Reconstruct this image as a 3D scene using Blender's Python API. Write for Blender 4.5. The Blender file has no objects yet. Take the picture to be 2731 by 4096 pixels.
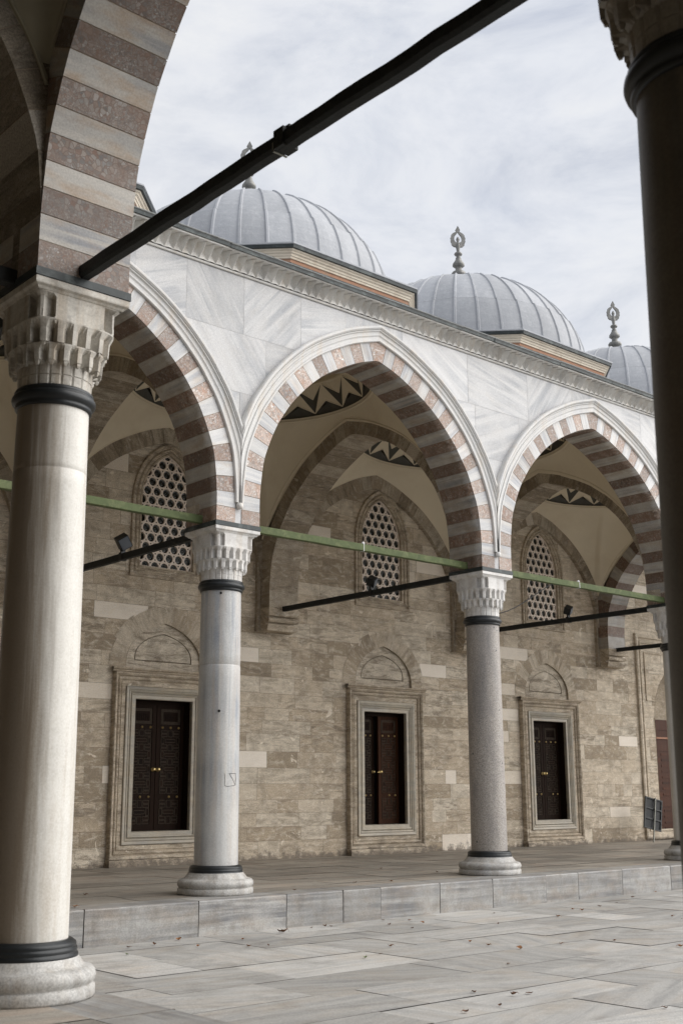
import bpy, math, random
from math import sin, cos, pi, radians
from mathutils import Vector, Matrix
random.seed(11)
scene = bpy.context.scene
COL = scene.collection

# ------------------------------------------------------------------ materials
def new_mat(name):
    m = bpy.data.materials.new(name); m.use_nodes = True
    nt = m.node_tree
    return m, nt, nt.nodes['Principled BSDF']
def nd(nt, t, **kw):
    n = nt.nodes.new(t)
    for k, v in kw.items():
        if hasattr(n, k) and k not in ('Scale',): setattr(n, k, v)
        else: n.inputs[k].default_value = v
    return n
def lk(nt, a, b): nt.links.new(a, b)
def rgba(c): return (c[0], c[1], c[2], 1.0)
def ramp(nt, fac, stops, interp='LINEAR'):
    r = nt.nodes.new('ShaderNodeValToRGB'); r.color_ramp.interpolation = interp
    el = r.color_ramp.elements
    while len(el) < len(stops): el.new(0.5)
    for e, (p, c) in zip(el, stops):
        e.position = p; e.color = rgba(c) if isinstance(c, (tuple, list)) else (c, c, c, 1)
    lk(nt, fac, r.inputs['Fac']); return r.outputs['Color']
def mixc(nt, fac, a, b, blend='MIX'):
    m = nt.nodes.new('ShaderNodeMix'); m.data_type = 'RGBA'; m.blend_type = blend
    for s, v in ((0, fac), (6, a), (7, b)):
        if isinstance(v, (int, float)): m.inputs[s].default_value = v
        elif isinstance(v, (tuple, list)): m.inputs[s].default_value = rgba(v)
        else: lk(nt, v, m.inputs[s])
    return m.outputs[2]
def mth(nt, op, a, b=0.0):
    m = nt.nodes.new('ShaderNodeMath'); m.operation = op
    for i, v in enumerate((a, b)):
        if isinstance(v, (int, float)): m.inputs[i].default_value = v
        else: lk(nt, v, m.inputs[i])
    return m.outputs[0]
def coords(nt, kind, scale=(1, 1, 1), rot=(0, 0, 0)):
    tc = nt.nodes.new('ShaderNodeTexCoord'); mp = nt.nodes.new('ShaderNodeMapping')
    mp.inputs['Scale'].default_value = scale; mp.inputs['Rotation'].default_value = rot
    lk(nt, tc.outputs[kind], mp.inputs['Vector']); return mp.outputs['Vector']
def noise(nt, vec, scale, detail=6, rough=0.55, dist=0.0):
    n = nt.nodes.new('ShaderNodeTexNoise'); n.inputs['Scale'].default_value = scale
    n.inputs['Detail'].default_value = detail; n.inputs['Roughness'].default_value = rough
    n.inputs['Distortion'].default_value = dist; lk(nt, vec, n.inputs['Vector']); return n.outputs['Fac']
def voro(nt, vec, scale, feature='F1'):
    v = nt.nodes.new('ShaderNodeTexVoronoi'); v.feature = feature; v.inputs['Scale'].default_value = scale
    lk(nt, vec, v.inputs['Vector']); return v
def tone(nt):
    a = nt.nodes.new('ShaderNodeAttribute'); a.attribute_name = 'tone'; return a.outputs['Fac']
def bump(nt, bsdf, h, strength=0.3, dist=0.02):
    b = nt.nodes.new('ShaderNodeBump'); b.inputs['Strength'].default_value = strength
    b.inputs['Distance'].default_value = dist; lk(nt, h, b.inputs['Height']); lk(nt, b.outputs['Normal'], bsdf.inputs['Normal'])

def soot(nt, c, tint=(.56, .52, .46)):
    # old soot on the weather-protected stone; the outermost hand's breadth is rain washed, with drip streaks
    tc = nt.nodes.new('ShaderNodeTexCoord'); sp = nt.nodes.new('ShaderNodeSeparateXYZ'); lk(nt, tc.outputs['Object'], sp.inputs[0])
    n = noise(nt, coords(nt, 'Object', (9, 1.0, 1.5)), 2.2, 6, .7)
    f = nt.nodes.new('ShaderNodeMapRange'); f.inputs['From Min'].default_value = -.40; f.inputs['From Max'].default_value = -.26
    lk(nt, mth(nt, 'ADD', sp.outputs['Y'], mth(nt, 'MULTIPLY', mth(nt, 'SUBTRACT', n, .5), .45)), f.inputs['Value'])
    n2 = noise(nt, coords(nt, 'Object', (2, 2, 2)), 2.6, 6, .7)
    return mixc(nt, mth(nt, 'MULTIPLY', f.outputs['Result'], ramp(nt, n2, [(.3, .72), (.6, 1.0)])), c, mixc(nt, 1.0, c, tint, 'MULTIPLY'))
def marble(name, base=(.74, .74, .73), vein=(.47, .49, .52), warm=(.60, .47, .33), warm_amt=.35, bands=9.0, dens=.5,
           kind='UV', rough=.5, tone_rng=.22, dirt=0.0, stretch=.45, sooty=False, grain=.2, side=None):
    m, nt, b = new_mat(name)
    v = coords(nt, kind, (stretch, bands, bands) if kind == 'UV' else (bands, bands, stretch))
    n1 = noise(nt, v, 1.0, 7, .6, .5)
    big = noise(nt, coords(nt, kind, (.9, .9, .9)), 1.3, 3, .5)
    f = ramp(nt, n1, [(dens - .08, 0.0), (dens + .16, 1.0)])
    f2 = mth(nt, 'MULTIPLY', f, ramp(nt, big, [(.32, .15), (.62, 1.0)]))
    c = mixc(nt, f2, base, vein)
    w = noise(nt, coords(nt, kind, (.8, 2.2, .8) if kind == 'UV' else (4.2, 4.2, .32)), 1.7, 6, .62, .3)
    c = mixc(nt, mth(nt, 'MULTIPLY', ramp(nt, w, [(.48, 0.0), (.72, 1.0)]), warm_amt), c, warm)
    t = tone(nt)
    c = mixc(nt, 1.0, c, ramp(nt, t, [(0, 1 - tone_rng), (1, 1.04)]), 'MULTIPLY')
    if dirt:
        dn = noise(nt, coords(nt, 'Object', (1, 1, 1)), 5.0, 8, .68, .3)
        c = mixc(nt, mth(nt, 'MULTIPLY', ramp(nt, dn, [(.45, 0.0), (.75, 1.0)]), dirt), c, (.17, .15, .125))
    g = noise(nt, coords(nt, 'Object', (1, 1, 1)), 55, 5, .7)
    c = mixc(nt, grain, c, ramp(nt, g, [(.35, .15), (.65, .92)]), 'OVERLAY')
    if sooty: c = soot(nt, c)
    if side:                                    # brown stain plus painted-in shade down one flank of the shaft
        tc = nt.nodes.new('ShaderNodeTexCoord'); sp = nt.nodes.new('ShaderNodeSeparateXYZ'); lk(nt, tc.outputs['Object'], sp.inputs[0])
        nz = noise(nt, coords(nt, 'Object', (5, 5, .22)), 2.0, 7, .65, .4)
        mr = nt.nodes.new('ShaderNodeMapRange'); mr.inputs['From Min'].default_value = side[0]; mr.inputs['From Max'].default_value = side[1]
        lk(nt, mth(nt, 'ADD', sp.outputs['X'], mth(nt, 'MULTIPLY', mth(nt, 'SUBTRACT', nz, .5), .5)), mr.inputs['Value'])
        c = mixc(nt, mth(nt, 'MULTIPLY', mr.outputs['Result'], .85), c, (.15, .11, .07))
    lk(nt, c, b.inputs['Base Color']); b.inputs['Roughness'].default_value = rough
    bump(nt, b, g, .12, .01); return m

def breccia(name, light=1.0, sooty=False):
    m, nt, b = new_mat(name)
    L = lambda *c: tuple(x * light for x in c)
    pal = [(0, L(.26, .225, .20)), (.18, L(.55, .52, .49)), (.34, L(.44, .34, .28)), (.5, L(.68, .665, .64)),
           (.64, L(.28, .26, .255)), (.8, L(.62, .54, .48)), (.9, L(.40, .235, .17)), (1, L(.80, .785, .76))]
    wob = nt.nodes.new('ShaderNodeTexNoise'); wob.inputs['Scale'].default_value = 9
    u = coords(nt, 'UV'); lk(nt, u, wob.inputs['Vector'])
    add = nt.nodes.new('ShaderNodeMix'); add.data_type = 'VECTOR'; add.inputs[0].default_value = .06
    lk(nt, u, add.inputs[4]); lk(nt, wob.outputs['Color'], add.inputs[5]); uv = add.outputs[1]
    def layer(sc):
        v = voro(nt, uv, sc); e = voro(nt, uv, sc, 'DISTANCE_TO_EDGE')
        sp = nt.nodes.new('ShaderNodeSeparateColor'); lk(nt, v.outputs['Color'], sp.inputs[0])
        c = ramp(nt, sp.outputs[0], pal)
        return mixc(nt, ramp(nt, e.outputs['Distance'], [(.02, 1.0), (.12, 0.0)]), c, L(.34, .235, .185))
    big = noise(nt, uv, 2.1, 3, .5)
    c = mixc(nt, ramp(nt, big, [(.42, 0.0), (.56, 1.0)]), layer(58), layer(24))
    st = noise(nt, uv, 3.3, 6, .65, .5)
    c = mixc(nt, mth(nt, 'MULTIPLY', ramp(nt, st, [(.46, 0.0), (.68, 1.0)]), .6), c, L(.37, .225, .155))
    c = mixc(nt, 1.0, c, ramp(nt, tone(nt), [(0, .62), (1, 1.12)]), 'MULTIPLY')
    if sooty: c = soot(nt, c, (.37, .31, .26))
    lk(nt, c, b.inputs['Base Color']); b.inputs['Roughness'].default_value = .6
    bump(nt, b, noise(nt, uv, 40, 4, .7), .25, .012); return m

def limestone(name, dark=1.0, pits=1.0):
    m, nt, b = new_mat(name)
    L = lambda *c: tuple(x * dark for x in c)
    t = tone(nt)
    base = ramp(nt, t, [(0, L(.24, .195, .14)), (.12, L(.32, .262, .19)), (.25, L(.38, .315, .235)), (.5, L(.43, .365, .28)), (.75, L(.47, .41, .325)), (.92, L(.50, .445, .36)),
                        (.935, L(.56, .50, .42)), (1, L(.64, .585, .51))])
    fr = mth(nt, 'FRACT', mth(nt, 'MULTIPLY', t, 17.3)); fr2 = mth(nt, 'FRACT', mth(nt, 'MULTIPLY', t, 41.7))
    old = ramp(nt, t, [(.92, 1.0), (.935, .15)])
    s = noise(nt, coords(nt, 'UV', (.8, 4.6, 1)), 1.5, 10, .74, .9)
    c = mixc(nt, mth(nt, 'MULTIPLY', mth(nt, 'MULTIPLY', ramp(nt, s, [(.46, 0.0), (.60, 1.0)]), mth(nt, 'ADD', mth(nt, 'MULTIPLY', fr, .75), .15)), old), base, L(.16, .13, .095))
    s2 = noise(nt, coords(nt, 'UV', (1.8, 3.4, 1)), 2.4, 7, .65, .6)
    c = mixc(nt, mth(nt, 'MULTIPLY', ramp(nt, s2, [(.50, 0.0), (.68, 1.0)]), .55), c, L(.60, .545, .46))
    mo = noise(nt, coords(nt, 'Object', (1, 1, 1)), 2.3, 8, .7, .3)
    c = mixc(nt, mth(nt, 'MULTIPLY', mth(nt, 'MULTIPLY', ramp(nt, mo, [(.47, 0.0), (.66, 1.0)]), .5), old), c, L(.17, .14, .105))
    sp = noise(nt, coords(nt, 'UV'), 34, 5, .78)
    area = noise(nt, coords(nt, 'UV'), 2.2, 4, .6)
    pf = mth(nt, 'MULTIPLY', ramp(nt, sp, [(.545, 0.0), (.63, 1.0)]), ramp(nt, area, [(.40, .1), (.58, 1.0)]))
    pf = mth(nt, 'MULTIPLY', mth(nt, 'MULTIPLY', pf, mth(nt, 'ADD', mth(nt, 'MULTIPLY', fr2, .8), .2)), old)
    c = mixc(nt, mth(nt, 'MULTIPLY', pf, .85 * pits), c, L(.10, .078, .055))
    pt = noise(nt, coords(nt, 'Object', (1, 1, 1.3)), 1.9, 5, .6, .8)
    c = mixc(nt, ramp(nt, pt, [(.665, 0.0), (.675, .8)]), c, L(.58, .52, .43))
    tc = nt.nodes.new('ShaderNodeTexCoord'); sz = nt.nodes.new('ShaderNodeSeparateXYZ'); lk(nt, tc.outputs['Object'], sz.inputs[0])
    dz = noise(nt, coords(nt, 'Object', (1, 1, 1)), 4.5, 7, .75)
    c = mixc(nt, ramp(nt, mth(nt, 'ADD', sz.outputs['Z'], mth(nt, 'MULTIPLY', mth(nt, 'SUBTRACT', dz, .5), 1.1)), [(.02, .8), (.16, 0.0)]), c, L(.12, .10, .08))
    g = noise(nt, coords(nt, 'UV'), 45, 6, .85)
    c = mixc(nt, .6, c, ramp(nt, g, [(.36, .08), (.64, .92)]), 'OVERLAY')
    lk(nt, c, b.inputs['Base Color']); b.inputs['Roughness'].default_value = .9
    h = mth(nt, 'SUBTRACT', g, mth(nt, 'MULTIPLY', pf, 1.4))
    bump(nt, b, mth(nt, 'ADD', h, mth(nt, 'MULTIPLY', s, 1.2)), .5, .02); return m

def paving(name, base, dark, warm, tr=.3, vein_b=5.0, rough=.5, dirt=.35):
    m, nt, b = new_mat(name)
    v = noise(nt, coords(nt, 'UV', (.5, vein_b, 1)), 1.2, 7, .62, .6)
    c = mixc(nt, mth(nt, 'MULTIPLY', ramp(nt, v, [(.42, 0.0), (.68, 1.0)]), .75), base, dark)
    w = noise(nt, coords(nt, 'UV', (.8, 2.0, 1)), 1.1, 5, .6, .3)
    c = mixc(nt, mth(nt, 'MULTIPLY', ramp(nt, w, [(.48, 0.0), (.7, 1.0)]), .5), c, warm)
    c = mixc(nt, 1.0, c, ramp(nt, tone(nt), [(0, 1 - tr), (1, 1.05)]), 'MULTIPLY')
    d = noise(nt, coords(nt, 'Object'), 1.3, 8, .7, .2)
    c = mixc(nt, mth(nt, 'MULTIPLY', ramp(nt, d, [(.5, 0.0), (.72, 1.0)]), dirt), c, (.14, .125, .105))
    g = noise(nt, coords(nt, 'Object'), 60, 4, .7)
    c = mixc(nt, .3, c, ramp(nt, g, [(.35, .12), (.65, .9)]), 'OVERLAY')
    lk(nt, c, b.inputs['Base Color'])
    lk(nt, ramp(nt, d, [(.3, rough - .1), (.7, rough + .2)]), b.inputs['Roughness'])
    bump(nt, b, mth(nt, 'ADD', g, mth(nt, 'MULTIPLY', v, 1.0)), .2, .01); return m

def granite(name):
    m, nt, b = new_mat(name)
    o = coords(nt, 'Object')
    v = voro(nt, o, 150); s = nt.nodes.new('ShaderNodeSeparateColor'); lk(nt, v.outputs['Color'], s.inputs[0])
    c = ramp(nt, s.outputs[0], [(0, (.12, .115, .115)), (.22, (.24, .22, .20)), (.5, (.36, .32, .28)), (.8, (.43, .40, .37)), (1, (.52, .49, .45))])
    big = noise(nt, coords(nt, 'Object', (1, 1, .35)), 2.2, 5, .6, .4)
    c = mixc(nt, mth(nt, 'MULTIPLY', ramp(nt, big, [(.45, 0.0), (.72, 1.0)]), .55), c, (.13, .13, .14))
    sp = voro(nt, o, 3.1); c = mixc(nt, ramp(nt, sp.outputs['Distance'], [(.045, 1.0), (.06, 0.0)]), c, (.035, .037, .045))
    lk(nt, c, b.inputs['Base Color']); b.inputs['Roughness'].default_value = .5; return m

def simple(name, col, rough=.6, metal=0.0, var=.25, sc=8.0, spots=None, bmp=.15, kind='Object'):
    m, nt, b = new_mat(name)
    n = noise(nt, coords(nt, kind), sc, 6, .65, .3)
    c = mixc(nt, n, tuple(x * (1 - var) for x in col), tuple(min(1, x * (1 + var)) for x in col))
    if spots:
        s = noise(nt, coords(nt, kind), sc * .55, 7, .7, .6)
        c = mixc(nt, ramp(nt, s, [(.5, 0.0), (.68, .85)]), c, spots)
    lk(nt, c, b.inputs['Base Color']); b.inputs['Roughness'].default_value = rough; b.inputs['Metallic'].default_value = metal
    if bmp: bump(nt, b, noise(nt, coords(nt, kind), sc * 6, 4, .6), bmp, .01)
    return m

def leadmat(name):
    m, nt, b = new_mat(name)
    n = noise(nt, coords(nt, 'Object', (1, 1, .5)), 2.2, 7, .65, .4)
    c = mixc(nt, n, (.31, .325, .35), (.45, .465, .49))
    n2 = noise(nt, coords(nt, 'Object'), 9, 6, .7, .5)
    c = mixc(nt, ramp(nt, n2, [(.5, 0.0), (.72, .6)]), c, (.52, .53, .55))
    c = mixc(nt, 1.0, c, ramp(nt, tone(nt), [(0, .86), (1, 1.06)]), 'MULTIPLY')
    lk(nt, c, b.inputs['Base Color']); b.inputs['Roughness'].default_value = .75; b.inputs['Metallic'].default_value = .0
    bump(nt, b, mth(nt, 'ADD', noise(nt, coords(nt, 'Object'), 14, 5, .6), n), .25, .03); return m

def wood(name, c1, c2, grain=22.0, rough=.5):
    m, nt, b = new_mat(name)
    n = noise(nt, coords(nt, 'Object', (grain, grain, 1.2)), 1.0, 6, .6, .8)
    c = mixc(nt, n, c1, c2); c = mixc(nt, 1.0, c, ramp(nt, tone(nt), [(0, .6), (1, 1.35)]), 'MULTIPLY')
    lk(nt, c, b.inputs['Base Color']); b.inputs['Roughness'].default_value = rough; b.inputs['Specular IOR Level'].default_value = .12; bump(nt, b, n, .3, .006); return m

M = {}
M['spandrel'] = marble('white_marble_slab', (.60, .60, .60), (.36, .375, .40), (.50, .43, .34), warm_amt=.16, bands=6, dens=.48, tone_rng=.2)
M['moulding'] = marble('moulding_marble', (.66, .655, .64), (.56, .57, .58), (.62, .5, .36), .40, 4, .55, 'Object', tone_rng=.1)
M['vmarble'] = marble('voussoir_marble', (.68, .675, .66), (.36, .38, .42), (.46, .33, .20), .5, 9, .47, tone_rng=.22, sooty=True)
M['breccia'] = breccia('pink_breccia', 1.08, True)
M['breccia_old_shade'] = breccia('stained_shaded_breccia', .47)  # stained stone, darkened further to carry the near arch's shade
M['vmarble_old_shade'] = marble('rust_stained_shaded_marble', (.43, .41, .375), (.20, .21, .23), (.33, .21, .11), .8, 9, .47, tone_rng=.3)  # rust stain plus painted-in dimness of the near arch
M['limeshade'] = limestone('shade_darkened_limestone', .55, .7)  # near portico's shade put into the stone colour, also cuts bounce light
M['lime'] = limestone('limestone_block', 1.42)
M['limeframe'] = limestone('carved_limestone', 1.28, .6)
M['limedark'] = limestone('vault_limestone', 1.0, .7)
M['doormarble'] = marble('door_frame_marble', (.50, .45, .36), (.33, .315, .28), (.43, .33, .21), .6, 7, .48, tone_rng=.2, dirt=.4)
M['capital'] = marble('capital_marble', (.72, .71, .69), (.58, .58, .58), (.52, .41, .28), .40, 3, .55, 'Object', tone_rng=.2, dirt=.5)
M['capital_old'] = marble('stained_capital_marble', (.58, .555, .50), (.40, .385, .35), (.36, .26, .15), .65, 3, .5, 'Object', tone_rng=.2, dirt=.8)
M['capital_shade'] = marble('shade_darkened_capital', (.26, .235, .19), (.17, .16, .14), (.20, .14, .09), .5, 3, .5, 'Object', tone_rng=.2, dirt=.6)  # shade on the right foreground column put into its capital colour
M['cornice'] = marble('cornice_stone', (.74, .73, .70), (.56, .56, .55), (.62, .52, .40), .45, 3, .52, 'Object', tone_rng=.22, dirt=.25)
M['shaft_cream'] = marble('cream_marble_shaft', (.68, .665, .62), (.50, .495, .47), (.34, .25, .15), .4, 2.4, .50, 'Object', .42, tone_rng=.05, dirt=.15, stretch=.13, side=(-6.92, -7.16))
M['shaft_grey'] = marble('grey_streaked_shaft', (.555, .555, .54), (.29, .31, .34), (.50, .41, .32), .5, 6.5, .45, 'Object', .42, tone_rng=.05, dirt=.12, stretch=.22)
M['shaft_white'] = marble('white_marble_shaft', (.62, .61, .58), (.45, .46, .47), (.50, .40, .28), .4, 4, .5, 'Object', .45, tone_rng=.05, dirt=.15, stretch=.2)
M['shaft_shade'] = marble('shade_darkened_shaft', (.11, .095, .07), (.06, .055, .045), (.09, .06, .04), .6, 4, .45, 'Object', .5, tone_rng=.05, dirt=.3, stretch=.3)  # shaft colour darkened to carry the right foreground column's shade
M['granite'] = granite('speckled_granite')
M['base'] = marble('column_base_marble', (.48, .475, .455), (.33, .33, .335), (.37, .30, .22), .4, 3, .5, 'Object', tone_rng=.1, dirt=.8, grain=.35)
M['kerb'] = marble('kerb_marble', (.39, .385, .37), (.15, .152, .158), (.34, .27, .20), .5, 11, .44, tone_rng=.3, dirt=.7, grain=.25)
M['court'] = paving('courtyard_marble', (.50, .49, .465), (.30, .30, .295), (.46, .39, .31), .36, 4.5, .5, .5)
M['terrace'] = paving('terrace_stone', (.34, .31, .265), (.20, .19, .17), (.37, .27, .205), .36, 7, .5, .55)
M['joint'] = simple('dark_joint', (.11, .10, .085), .95, bmp=0)
M['joint_lime'] = simple('mortar_joint', (.30, .24, .18), .95, sc=3, var=.5)
M['joint_white'] = simple('pale_joint', (.42, .41, .39), .9, sc=3, var=.3)
M['plaster'] = simple('cream_plaster', (.72, .64, .495), .85, var=.10, sc=.9, spots=(.64, .55, .41), bmp=.08)
M['plaster_shade'] = simple('shade_darkened_plaster', (.30, .275, .205), .85, var=.15, sc=1.0, spots=(.22, .20, .15), bmp=.08)  # dimness of the near vaults put into the plaster colour
M['zigdark'] = simple('dark_painted_plaster', (.075, .072, .06), .7, var=.15, sc=3)
M['lead'] = leadmat('roof_lead')
M['leadlap_shade'] = simple('lead_lap_shade', (.13, .14, .15), .7, var=.5, sc=5, spots=(.30, .31, .33), bmp=0)  # darker line along the laps, overlap shadow put into the lead colour
M['leadedge'] = simple('dark_lead_edge', (.028, .036, .038), .5, .2, var=.5, sc=6, spots=(.12, .14, .14))
M['leadtop'] = simple('weathered_lead_rim', (.24, .25, .25), .7, var=.5, sc=12, spots=(.10, .10, .085))
M['iron'] = simple('black_iron_band', (.018, .021, .023), .38, .3, var=.4, sc=10, bmp=.1)
M['tar'] = simple('black_tarred_timber', (.006, .0075, .007), .7, var=.5, sc=9, spots=(.014, .019, .017), bmp=.5)
M['green'] = simple('green_weathered_timber', (.075, .10, .035), .75, var=.45, sc=7, spots=(.17, .19, .085), bmp=.4)
M['cream_band'] = simple('cream_stucco', (.74, .67, .56), .85, var=.12, sc=4, spots=(.58, .50, .40))
M['brick'] = simple('orange_brick_band', (.42, .235, .155), .9, var=.3, sc=6, spots=(.36, .25, .18), bmp=.4)
M['finial'] = simple('weathered_finial_metal', (.19, .19, .18), .55, .5, var=.35, sc=14, spots=(.33, .32, .31))
M['wood'] = wood('dark_door_wood', (.005, .0028, .0018), (.020, .009, .0045), rough=.75)
M['woodred'] = wood('red_brown_door_wood', (.014, .006, .003), (.055, .020, .008), rough=.7)
M['woodline'] = wood('greyed_raised_wood', (.055, .045, .036), (.12, .095, .07), rough=.7)
M['portalwood'] = wood('reddish_portal_wood', (.035, .011, .0045), (.085, .027, .010), 12)
M['portaltrim'] = simple('orange_portal_trim', (.16, .055, .014), .4, .4, var=.5, sc=14)
M['brass'] = simple('brass', (.72, .55, .26), .35, 1.0, var=.2, bmp=0)
M['lattice'] = simple('pale_plaster_lattice', (.80, .70, .61), .85, var=.1, sc=3, bmp=.1)
M['glass'] = simple('dark_green_glass', (.012, .015, .012), .16, 0, var=.4, sc=2, bmp=0)
M['dark'] = simple('dark_interior', (.010, .009, .008), .9, bmp=0)
M['lampgrey'] = simple('grey_lamp_housing', (.085, .095, .11), .5, .2, var=.15)
M['lampblack'] = simple('black_lamp_housing', (.012, .013, .014), .5, .2, var=.2)
M['lampglass'] = simple('lamp_glass', (.05, .055, .06), .12, 0, var=.1, bmp=0)
M['white'] = simple('white_plastic', (.75, .75, .75), .4, var=.05, bmp=0)
M['leaf'] = simple('dry_brown_leaf', (.26, .115, .04), .7, var=.5, sc=30, bmp=.3)
M['leafdark'] = simple('dark_dry_leaf', (.12, .055, .025), .7, var=.5, sc=30, bmp=.3)
M['leafgreen'] = simple('green_leaf', (.14, .19, .06), .6, var=.4, sc=30, bmp=.3)
M['board'] = simple('grey_board_panel', (.018, .020, .022), .6, var=.15)
M['boardframe'] = simple('dark_board_frame', (.016, .019, .020), .5, var=.2)
M['pole'] = simple('grey_metal_pole', (.26, .26, .23), .4, .7, var=.2)
M['ink'] = simple('black_scratch', (.07, .07, .07), .8, bmp=0)

# ------------------------------------------------------------------ mesh builder
class MB:
    def __init__(s): s.v = []; s.f = []; s.mi = []; s.tn = []; s.uv = []; s.sm = []
    def face(s, pts, mi=0, tn=.5, uv=None, sm=False):
        i = len(s.v); s.v.extend([tuple(p) for p in pts]); s.f.append(tuple(range(i, i + len(pts))))
        s.mi.append(mi); s.tn.append(tn); s.uv.append(uv); s.sm.append(sm)
    def grid(s, rows, mi=0, tn=.5, closed=False, sm=False, uvf=None):
        """rows: list of equal length point lists, shared vertices"""
        base = len(s.v); n = len(rows[0])
        for r in rows: s.v.extend([tuple(p) for p in r])
        for i in range(len(rows) - 1):
            for j in range(n if closed else n - 1):
                k = (j + 1) % n
                s.f.append((base + i * n + j, base + i * n + k, base + (i + 1) * n + k, base + (i + 1) * n + j))
                s.mi.append(mi if not callable(mi) else mi(i, j)); s.tn.append(tn if not callable(tn) else tn(i, j))
                s.uv.append(None); s.sm.append(sm)
    def box(s, x0, x1, y0, y1, z0, z1, mi=0, tn=.5, T=None):
        c = [(x, y, z) for z in (z0, z1) for y in (y0, y1) for x in (x0, x1)]
        if T: c = [T(*p) for p in c]
        for q in ((0, 2, 3, 1), (4, 5, 7, 6), (0, 1, 5, 4), (2, 6, 7, 3), (1, 3, 7, 5), (0, 4, 6, 2)):
            s.face([c[a] for a in q], mi, tn)
    def lathe(s, prof, cx=0, cy=0, n=64, mi=0, sm=True, T=None, kr=1.0):
        rows = []
        for r, z in prof:
            r = r * kr
            rows.append([(cx + r * cos(2 * pi * k / n), cy + r * sin(2 * pi * k / n), z) for k in range(n)])
        if T: rows = [[T(*p) for p in r] for r in rows]
        s.grid(rows, mi, closed=True, sm=sm)
    def tube(s, pts, r, n=8, mi=0, sm=True):
        pts = [Vector(p) for p in pts]; rows = []
        for i, p in enumerate(pts):
            d = (pts[min(i + 1, len(pts) - 1)] - pts[max(i - 1, 0)]).normalized()
            u = d.cross(Vector((0, 0, 1)) if abs(d.z) < .9 else Vector((1, 0, 0))).normalized(); w = d.cross(u)
            rr = r[i] if isinstance(r, (list, tuple)) else r
            rows.append([tuple(p + u * rr * cos(2 * pi * k / n) + w * rr * sin(2 * pi * k / n)) for k in range(n)])
        s.grid(rows, mi, closed=True, sm=sm)
        s.face(rows[0][::-1], mi); s.face(rows[-1], mi)
    def build(s, name, mats, parent=None, bevel=0.0, shade_auto=False):
        me = bpy.data.meshes.new(name); me.from_pydata(s.v, [], s.f)
        mats = mats if isinstance(mats, (list, tuple)) else [mats]
        for m in mats: me.materials.append(M[m] if isinstance(m, str) else m)
        me.polygons.foreach_set('material_index', s.mi); me.polygons.foreach_set('use_smooth', s.sm)
        a = me.attributes.new('tone', 'FLOAT', 'FACE'); a.data.foreach_set('value', [float(t) for t in s.tn])
        ul = me.uv_layers.new(name='UVMap'); fl = []
        for p, uv in zip(me.polygons, s.uv):
            if uv is not None:
                for q in uv: fl.extend((q[0], q[1]))
            else:
                n = p.normal; ax = max(range(3), key=lambda i: abs(n[i]))
                for vi in p.vertices:
                    c = me.vertices[vi].co
                    fl.extend(((c.y, c.z), (c.x, c.z), (c.x, c.y))[ax])
        ul.data.foreach_set('uv', fl)
        me.update()
        o = bpy.data.objects.new(name, me); COL.objects.link(o)
        if parent is not None:
            o.parent = parent
            o.matrix_parent_inverse = parent.matrix_basis.inverted()
        if bevel:
            b = o.modifiers.new('bevel', 'BEVEL'); b.width = bevel; b.segments = 2; b.limit_method = 'ANGLE'; b.angle_limit = radians(40)
        return o

def tag(o, label, cat, group=None, kind=None):
    if label: o['label'] = label
    if cat: o['category'] = cat
    if group: o['group'] = group
    if kind: o['kind'] = kind
    return o
def thing(name, loc, label, cat, group=None):
    o = bpy.data.objects.new(name, None); COL.objects.link(o); o.location = loc; o.empty_display_size = .3
    return tag(o, label, cat, group)
def struct(o): o['kind'] = 'structure'; return o

# ------------------------------------------------------------------ 2D helpers
def clip_half(poly, a, b, keep_left):
    out = []; n = len(poly)
    def side(p): return (b[0] - a[0]) * (p[1] - a[1]) - (b[1] - a[1]) * (p[0] - a[0])
    for i in range(n):
        p, q = poly[i], poly[(i + 1) % n]; sp, sq = side(p), side(q)
        if not keep_left: sp, sq = -sp, -sq
        if sp >= 0: out.append(p)
        if (sp > 0 and sq < 0) or (sp < 0 and sq > 0):
            t = sp / (sp - sq); out.append((p[0] + t * (q[0] - p[0]), p[1] + t * (q[1] - p[1])))
    return out
def area(p): return .5 * sum(p[i][0] * p[(i + 1) % len(p)][1] - p[(i + 1) % len(p)][0] * p[i][1] for i in range(len(p)))
def bbox(p): xs = [q[0] for q in p]; ys = [q[1] for q in p]; return min(xs), max(xs), min(ys), max(ys)
def subtract(polys, hole):
    if area(hole) < 0: hole = hole[::-1]
    hb = bbox(hole); res = []
    for P in polys:
        b = bbox(P)
        if b[1] <= hb[0] or b[0] >= hb[1] or b[3] <= hb[2] or b[2] >= hb[3]: res.append(P); continue
        rem = P
        for i in range(len(hole)):
            a, c = hole[i], hole[(i + 1) % len(hole)]
            out = clip_half(rem, a, c, False)
            if len(out) > 2 and abs(area(out)) > 1e-5: res.append(out)
            rem = clip_half(rem, a, c, True)
            if len(rem) < 3 or abs(area(rem)) < 1e-6: break
    return res
def clip_convex(poly, hull):
    if area(hull) < 0: hull = hull[::-1]
    for i in range(len(hull)):
        poly = clip_half(poly, hull[i], hull[(i + 1) % len(hull)], True)
        if len(poly) < 3: return []
    return poly if abs(area(poly)) > 1e-6 else []
def rect(x0, x1, y0, y1): return [(x0, y0), (x1, y0), (x1, y1), (x0, y1)]

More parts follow.
